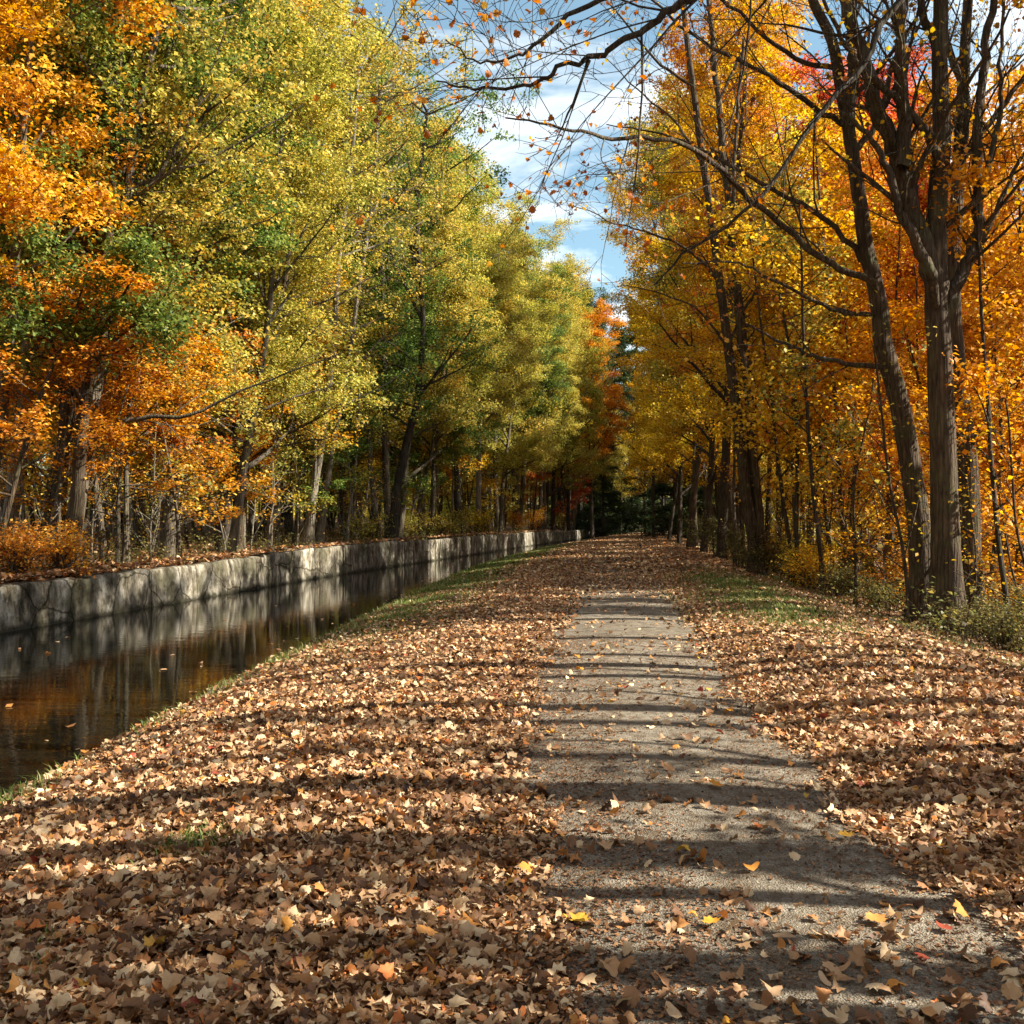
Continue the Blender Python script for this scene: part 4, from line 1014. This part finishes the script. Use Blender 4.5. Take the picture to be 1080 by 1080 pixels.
        plant(k, (p - 540) / F * yy, yy, 'weeds' if col in ('olive', 'lime', 'green') else col, B_BROWN, 'right', s, rng=rng)
    for i in range(26):
        yy = 14 + 26 * rng.random(); x = float(Re(yy)) + rng.uniform(-.1, 2.5)
        plant('sap', x, yy, rng.choice(['gold', 'amber', 'olive', 'lime']), B_BROWN, 'right', rng.uniform(.5, 1.1), tilt=(rng.uniform(-.12, .12), rng.uniform(-.1, .1)), rng=rng)
    for i in range(26):
        yy = 18 + 45 * rng.random(); x = float(Wl(yy)) - rng.uniform(.7, 4)
        plant('sap', x, yy, rng.choice(['gold', 'amber', 'olive', 'lime']), B_PALE, 'left', rng.uniform(.6, 1.2), tilt=(rng.uniform(-.1, .15), rng.uniform(-.1, .1)), rng=rng)
    # ---- the dark end of the avenue
    for (p, yy, k, s) in [(604, 126, 'hemlock', 1.3), (628, 122, 'hemlock', 1.25), (600, 118, 'hemlock', 1.1), (622, 124, 'hemlock', 1.35), (648, 128, 'hemlock', 1.2), (672, 132, 'hemlock', 1.4), (700, 122, 'hemlock', 1.3), (612, 140, 'hemlock', 1.5), (660, 150, 'hemlock', 1.5), (690, 145, 'hemlock', 1.4),
                          (722, 112, 'hemlock', 1.1), (636, 112, 'hemlock', .7), (712, 96, 'hemlock', 1.0), (728, 84, 'hemlock', .9), (740, 100, 'hemlock', 1.2)]:
        plant(k, (p - 540) / F * yy, yy, 'dark', B_DARK, 'end', s * 1.3, rng=rng)
    for (p, yy, k, col, s) in [(600, 102, 'tall_b', 'olive', 1.15), (624, 108, 'tall_a', 'amber', 1.1), (612, 118, 'tall_c', 'dark', 1.15), (590, 110, 'tall_a', 'lime', 1.0), (575, 98, 'tall_b', 'lime', 1.0), (630, 150, 'tall_c', 'red', 1.15), (612, 135, 'tall_b', 'red', 1.15), (655, 120, 'mid_a', 'olive', 1.0), (680, 110, 'mid_a', 'dark', 1.0), (700, 105, 'tall_b', 'amber', 1.0), (690, 88, 'mid_b', 'gold', 1.0), (570, 112, 'under_a', 'rust', 1.4), (600, 104, 'under_b', 'red', 1.3), (610, 125, 'under_a', 'red', 1.4)]:
        plant(k, (p - 540) / F * yy, yy, col, B_DARK, 'end', s, rng=rng)

def far_woods():
    """the wood far behind on both sides that reads as one mass"""
    rng = np.random.RandomState(55)
    sets = [('lime', 'far mass of yellow green woods behind the left bank trees', [(w, y) for y in np.linspace(30, 190, 60) for w in (float(Wl(y)) - rng.uniform(36, 60),)]),
            ('amber', 'far mass of amber woods behind the right bank trees', [(w, y) for y in np.linspace(22, 190, 60) for w in (float(Re(y)) + rng.uniform(30, 55),)]),
            ('olive', 'far mass of dark olive woods closing off the end of the path', [(20 + rng.uniform(-50, 60), rng.uniform(165, 215)) for _ in range(50)])]
    sets[2][2].extend([(rng.uniform(-28, 12), rng.uniform(132, 165)) for _ in range(22)])
    for col, lab, pts in sets:
        cen = []; cl = []; tb = Tubes()
        for (x, y) in pts:
            z0 = gz1(x, y); Ht = rng.uniform(13, 20) if col != 'amber' else rng.uniform(11, 15)
            tb.add([(x, y, z0 - .5), (x + rng.uniform(-.5, .5), y, z0 + Ht * .5), (x + rng.uniform(-.8, .8), y, z0 + Ht * .9)], [.22, .16, .04], 5)
            for _ in range(46):
                t = rng.rand() ** 1.25; c = np.array([x, y, z0 + .4 + Ht * t]); rr = (2.4 * math.sin(math.pi * (.1 + .8 * t)) + 1.8)
                c[:2] += rng.randn(2) * rr * .55
                k = 90; cen.append(c + rng.randn(k, 3) * np.array([.95, .95, .5])); cl.append(np.full(k, rng.rand()))
        o = leaf_quads(rng, np.concatenate(cen), np.concatenate(cl), .34, 'far_woods', LM[col], None, .5)
        tb.build('trunks', B_BROWN, o)
        tag(o, lab, kind='stuff')
        for ch in o.children: tag(ch, kind='stuff')

def undergrowth():
    rng = np.random.RandomState(66)
    for side, n, mat, lab in (('left', 2600, 'weeds', 'low tangled undergrowth on the woodland floor behind the canal wall'),
                              ('right', 1500, 'weeds', 'low green and yellow weeds on the slope right of the path')):
        cen = []; cl = []; tb = Tubes()
        for _ in range(n):
            y = 14 * (85 / 14) ** rng.rand()
            x = float(Wl(y)) - .6 - 14 * rng.rand() ** 1.7 if side == 'left' else float(Re(y)) - .1 + 9 * rng.rand() ** 1.5
            if abs(x / y) > .58: continue
            z = gz1(x, y); h = rng.uniform(.15, .8) * (1 if side == 'left' else 1.0)
            d = rng.randn(2) * .25 * h
            tb.add([(x, y, z - .03), (x + d[0] * .4, y + d[1] * .4, z + h * .6), (x + d[0], y + d[1], z + h)], [.005, .004, .0025], 3)
            k = rng.randint(3, 16); t = rng.rand(k)[:, None] ** .6
            c = np.array([x, y, z]) + np.concatenate([d[None] * t, h * t], 1) + rng.randn(k, 3) * .09
            cen.append(c); cl.append(np.full(k, rng.rand()))
        o = leaf_quads(rng, np.concatenate(cen), np.concatenate(cl), .075, 'undergrowth', LM[mat], None, 1.2)
        s = tb.build('stems', B_BROWN, o)
        tag(s, kind='stuff'); tag(o, lab, kind='stuff')

def rock(name, x, y, s, label):
    import bmesh
    bm = bmesh.new(); bmesh.ops.create_icosphere(bm, subdivisions=3, radius=1)
    rng = np.random.RandomState(int(x * 100) % 999)
    ph = rng.rand(3) * 6
    for v in bm.verts:
        c = v.co
        k = 1 + .18 * math.sin(3 * c.x + ph[0]) * math.cos(2.5 * c.y + ph[1]) + .09 * math.sin(7 * c.z + ph[2] + 5 * c.x)
        v.co = Vector((c.x * k * s * 1.3, c.y * k * s, c.z * k * s * .7))
    me = bpy.data.meshes.new(name); bm.to_mesh(me); bm.free(); me.materials.append(M_ROCK)
    for q in me.polygons: q.use_smooth = True
    o = bpy.data.objects.new(name, me); C.objects.link(o); o.location = (x, y, gz1(x, y) + s * .25)
    tag(o, label, 'rock')

def small_things():
    global M_ROCK
    m, nt, out = new_mat('dark_stone'); tc = nt.nodes.new('ShaderNodeTexCoord'); n = noise(nt, tc.outputs['Object'], 14, 5)
    r = ramp(nt, n.outputs['Fac'], [(.3, (.03, .028, .025)), (.7, (.13, .12, .10))]); p = nt.nodes.new('ShaderNodeBsdfPrincipled')
    p.inputs['Roughness'].default_value = .9; L(nt, r.outputs[0], p.inputs['Base Color'])
    b = nt.nodes.new('ShaderNodeBump'); b.inputs['Distance'].default_value = .02; L(nt, n.outputs['Fac'], b.inputs['Height']); L(nt, b.outputs[0], p.inputs['Normal'])
    L(nt, p.outputs[0], out.inputs[0]); M_ROCK = m
    x, y, z = at(1003, 648, 15.2); rock('rock', x, y, .10, 'dark rounded stone at the foot of the biggest forked tree')
    x, y, z = at(941, 636, 17.0); rock('rock', x, y, .07, 'small dark stone in grass near the leaning tree')
    rng = np.random.RandomState(8)
    def stick(name, pts, r, label, mat, cat='branch'):
        tb = Tubes(); P = densify(pts, 4); P[1:-1] += rng.randn(*P[1:-1].shape) * .012
        rr = np.linspace(r, r * .35, len(P)); tb.add(P, rr, 7, .06, rng); tips = []
        spawn(rng, P, rr, tb, tips, 0, [dict(n=4, t0=.3, ang=.7, len=.3, rel=True, wob=.12, up=0, seg=.15, sides=4, fall=.5, rt=.4)])
        base = P[0]; o = tb.build(name, mat, None, base); o.location = base
        tag(o, label, cat)
    def g(px, Y, dz): x = (px - 540) / F * Y; return (x, Y, gz1(x, Y) + dz)
    stick('fallen_branch', [g(842, 25, .30), g(856, 24.6, .18), g(868, 24.2, .05)], .022, 'pale fallen branch propped in weeds left of the leaning tree', B_PALE)
    stick('fallen_branch', [g(1003, 15.6, .22), g(1020, 15.3, .16), g(1036, 15.0, .06)], .02, 'pale broken branch lying at the foot of the biggest forked tree', B_PALE)
    stick('fallen_branch', [g(1058, 13.4, .12), g(1072, 13.2, .3), g(1084, 13.0, .45)], .012, 'thin dry branch sticking out of weeds at the right edge', B_PALE)
    yy = 21.8; x = float(Wl(yy)) - .75
    stick('fallen_log', [(x - .9, yy - .5, .52), (x - .3, yy, .56), (x + .25, yy + .8, .58)], .09, 'short dark log lying on top of the canal wall beside the orange shrub', B_DARK, 'log')

# ------------------------------------------------------------------ labels for the woods
ORD = ['first', 'second', 'third', 'fourth', 'fifth', 'sixth', 'seventh', 'eighth', 'ninth', 'tenth', 'eleventh', 'twelfth', 'thirteenth', 'fourteenth', 'fifteenth', 'sixteenth', 'seventeenth', 'eighteenth', 'nineteenth', 'twentieth']
KINDW = {'tall_a': 'tall', 'tall_b': 'tall', 'tall_c': 'very tall', 'mid_a': 'middle sized', 'mid_b': 'middle sized', 'under_a': 'spreading low', 'under_b': 'small low',
         'pole_a': 'slender', 'pole_b': 'thin', 'sap': 'thin stemmed', 'shrub_a': 'bushy', 'shrub_b': 'small', 'hemlock': 'dark'}
KINDN = {'tall': 'tree', 'mid': 'tree', 'under': 'understory tree', 'pole': 'tree', 'sap': 'sapling', 'shrub': 'shrub', 'hemlock': 'evergreen'}
def label_woods():
    groups = {}
    for (o, side, kind, col, bark) in TREES:
        if side == 'near': continue
        if side == 'aside':
            o['category'] = 'tree'; o['group'] = 'woods going on behind the photographer'
            o['label'] = 'leafy autumn tree beside or behind the photographer, outside the picture'
            continue
        x, y, z = o.location
        dist = 'near' if y < 34 else ('middle' if y < 62 else 'far')
        noun = KINDN[kind.split('_')[0]]
        sz = KINDW[kind]
        bw = BARKW[bark.name]
        place = {'left': {'near': 'behind the near canal wall', 'middle': 'behind the middle canal wall', 'far': 'behind the far canal wall'},
                 'right': {'near': 'on the near right bank', 'middle': 'midway along the right bank', 'far': 'far along the right bank'},
                 'end': {'near': 'at the path end', 'middle': 'at the path end', 'far': 'at the dark path end'}}[side][dist]
        if noun == 'evergreen': d = f'dark evergreen tree {place}'
        elif noun in ('shrub', 'sapling') or 'under' in kind: d = f'{sz} {COLW[col]} {noun} {place}'
        else: d = f'{sz} {bw}-trunked {COLW[col]} tree {place}'
        groups.setdefault(d, []).append((px_of(x, y), o))
        g = {'left': 'woods behind the canal wall', 'right': 'woods on the right bank', 'end': 'trees closing the end of the path'}[side]
        o['category'] = {'shrub': 'shrub', 'sapling': 'sapling'}.get(noun, 'tree')
        o['group'] = {'tree': 'trees of the ', 'sapling': 'saplings in the ', 'shrub': 'shrubs in the '}[o['category']] + g
    for d, lst in groups.items():
        lst.sort(key=lambda a: a[0])
        for i, (_, o) in enumerate(lst):
            if len(lst) == 1: o['label'] = d
            elif i == 0 : o['label'] = d + ', leftmost'
            elif i == len(lst) - 1: o['label'] = d + ', rightmost'
            else: o['label'] = d + ', ' + ORD[min(i, 19)] + ' from left'
            w = o['label'].split()
            if len(w) > 16: print('LONG', len(w), o['label'])
    near = [t[0] for t in TREES if t[1] == 'near']
    near.sort(key=lambda o: o.location.y)
    for o in near:
        o['label'] = 'bare brown tree beside the photographer casting a striped shadow over the path'

# ------------------------------------------------------------------ light, sky, camera
SUN_EL, SUN_AZ_XY = R(37), (1.0, -.12)       # the direction towards the sun in the ground plane
def light():
    w = bpy.data.worlds.new('World'); bpy.context.scene.world = w; w.use_nodes = True
    nt = w.node_tree; nt.nodes.clear()
    out = nt.nodes.new('ShaderNodeOutputWorld'); bg = nt.nodes.new('ShaderNodeBackground')
    sky = nt.nodes.new('ShaderNodeTexSky'); sky.sky_type = 'NISHITA'; sky.sun_disc = False
    sky.sun_elevation = SUN_EL
    # Nishita: rotation measured clockwise from +Y
    sky.sun_rotation = math.atan2(SUN_AZ_XY[0], SUN_AZ_XY[1])
    sky.air_density = 1.0; sky.dust_density = .4; sky.ozone_density = 1.0
    tc = nt.nodes.new('ShaderNodeTexCoord'); sx = nt.nodes.new('ShaderNodeSeparateXYZ'); L(nt, tc.outputs['Generated'], sx.inputs[0])
    zc = math_n(nt, 'MAXIMUM', sx.outputs[2], .06)
    dx = math_n(nt, 'DIVIDE', sx.outputs[0], zc.outputs[0]); dy = math_n(nt, 'DIVIDE', sx.outputs[1], zc.outputs[0])
    cb = nt.nodes.new('ShaderNodeCombineXYZ'); L(nt, dx.outputs[0], cb.inputs[0]); L(nt, dy.outputs[0], cb.inputs[1])
    n = noise(nt, cb.outputs[0], 1.15, 8, .58, .35)
    cr = ramp(nt, n.outputs['Fac'], [(.48, (.08, .08, .08)), (.66, (.92, .92, .92))])
    sat = nt.nodes.new('ShaderNodeHueSaturation'); sat.inputs['Saturation'].default_value = 1.15; sat.inputs['Hue'].default_value = .475; sat.inputs['Value'].default_value = 1.5
    L(nt, sky.outputs[0], sat.inputs['Color'])
    mx = mixc(nt, cr.outputs[0], sat.outputs[0], (15, 15, 14.8))
    L(nt, mx.outputs[2], bg.inputs['Color']); bg.inputs['Strength'].default_value = .047
    L(nt, bg.outputs[0], out.inputs[0])
    ld = bpy.data.lights.new('sun', 'SUN'); ld.energy = 5.0; ld.angle = R(.55); ld.color = (1.0, .92, .78)
    s = bpy.data.objects.new('sun', ld); C.objects.link(s)
    d = Vector((SUN_AZ_XY[0], SUN_AZ_XY[1], 0)).normalized() * math.cos(SUN_EL) + Vector((0, 0, math.sin(SUN_EL)))
    s.rotation_euler = d.to_track_quat('Z', 'Y').to_euler(); s.location = (30, -5, 40)

def camera():
    cd = bpy.data.cameras.new('camera'); cd.lens = 36; cd.sensor_width = 36; cd.clip_end = 2000; cd.clip_start = .05
    c = bpy.data.objects.new('camera', cd); C.objects.link(c); c.location = (0, 0, H_EYE)
    c.rotation_euler = (R(90) + math.atan(8 / 1080), 0, 0)
    sc = bpy.context.scene; sc.camera = c
    sc.view_settings.view_transform = 'Standard'; sc.view_settings.look = 'None'; sc.view_settings.gamma = 1
    sc.view_settings.exposure = 1.45
    sc.cycles.max_bounces = 6; sc.cycles.diffuse_bounces = 3; sc.cycles.glossy_bounces = 2; sc.cycles.transmission_bounces = 3
    sc.cycles.transparent_max_bounces = 4; sc.cycles.sample_clamp_indirect = 6
    sc.cycles.caustics_reflective = False; sc.cycles.caustics_refractive = False

import time
t0 = time.time()
build_ground(); build_path(); build_water(); build_wall(); build_litter(); build_grass()
print('ground', time.time() - t0)
protos(); print('protos', time.time() - t0)
build_heroes(); print('heroes', time.time() - t0)
build_woods(); far_woods(); undergrowth(); small_things(); label_woods()
light(); camera()
print('built', time.time() - t0, 'objects', len(bpy.data.objects))
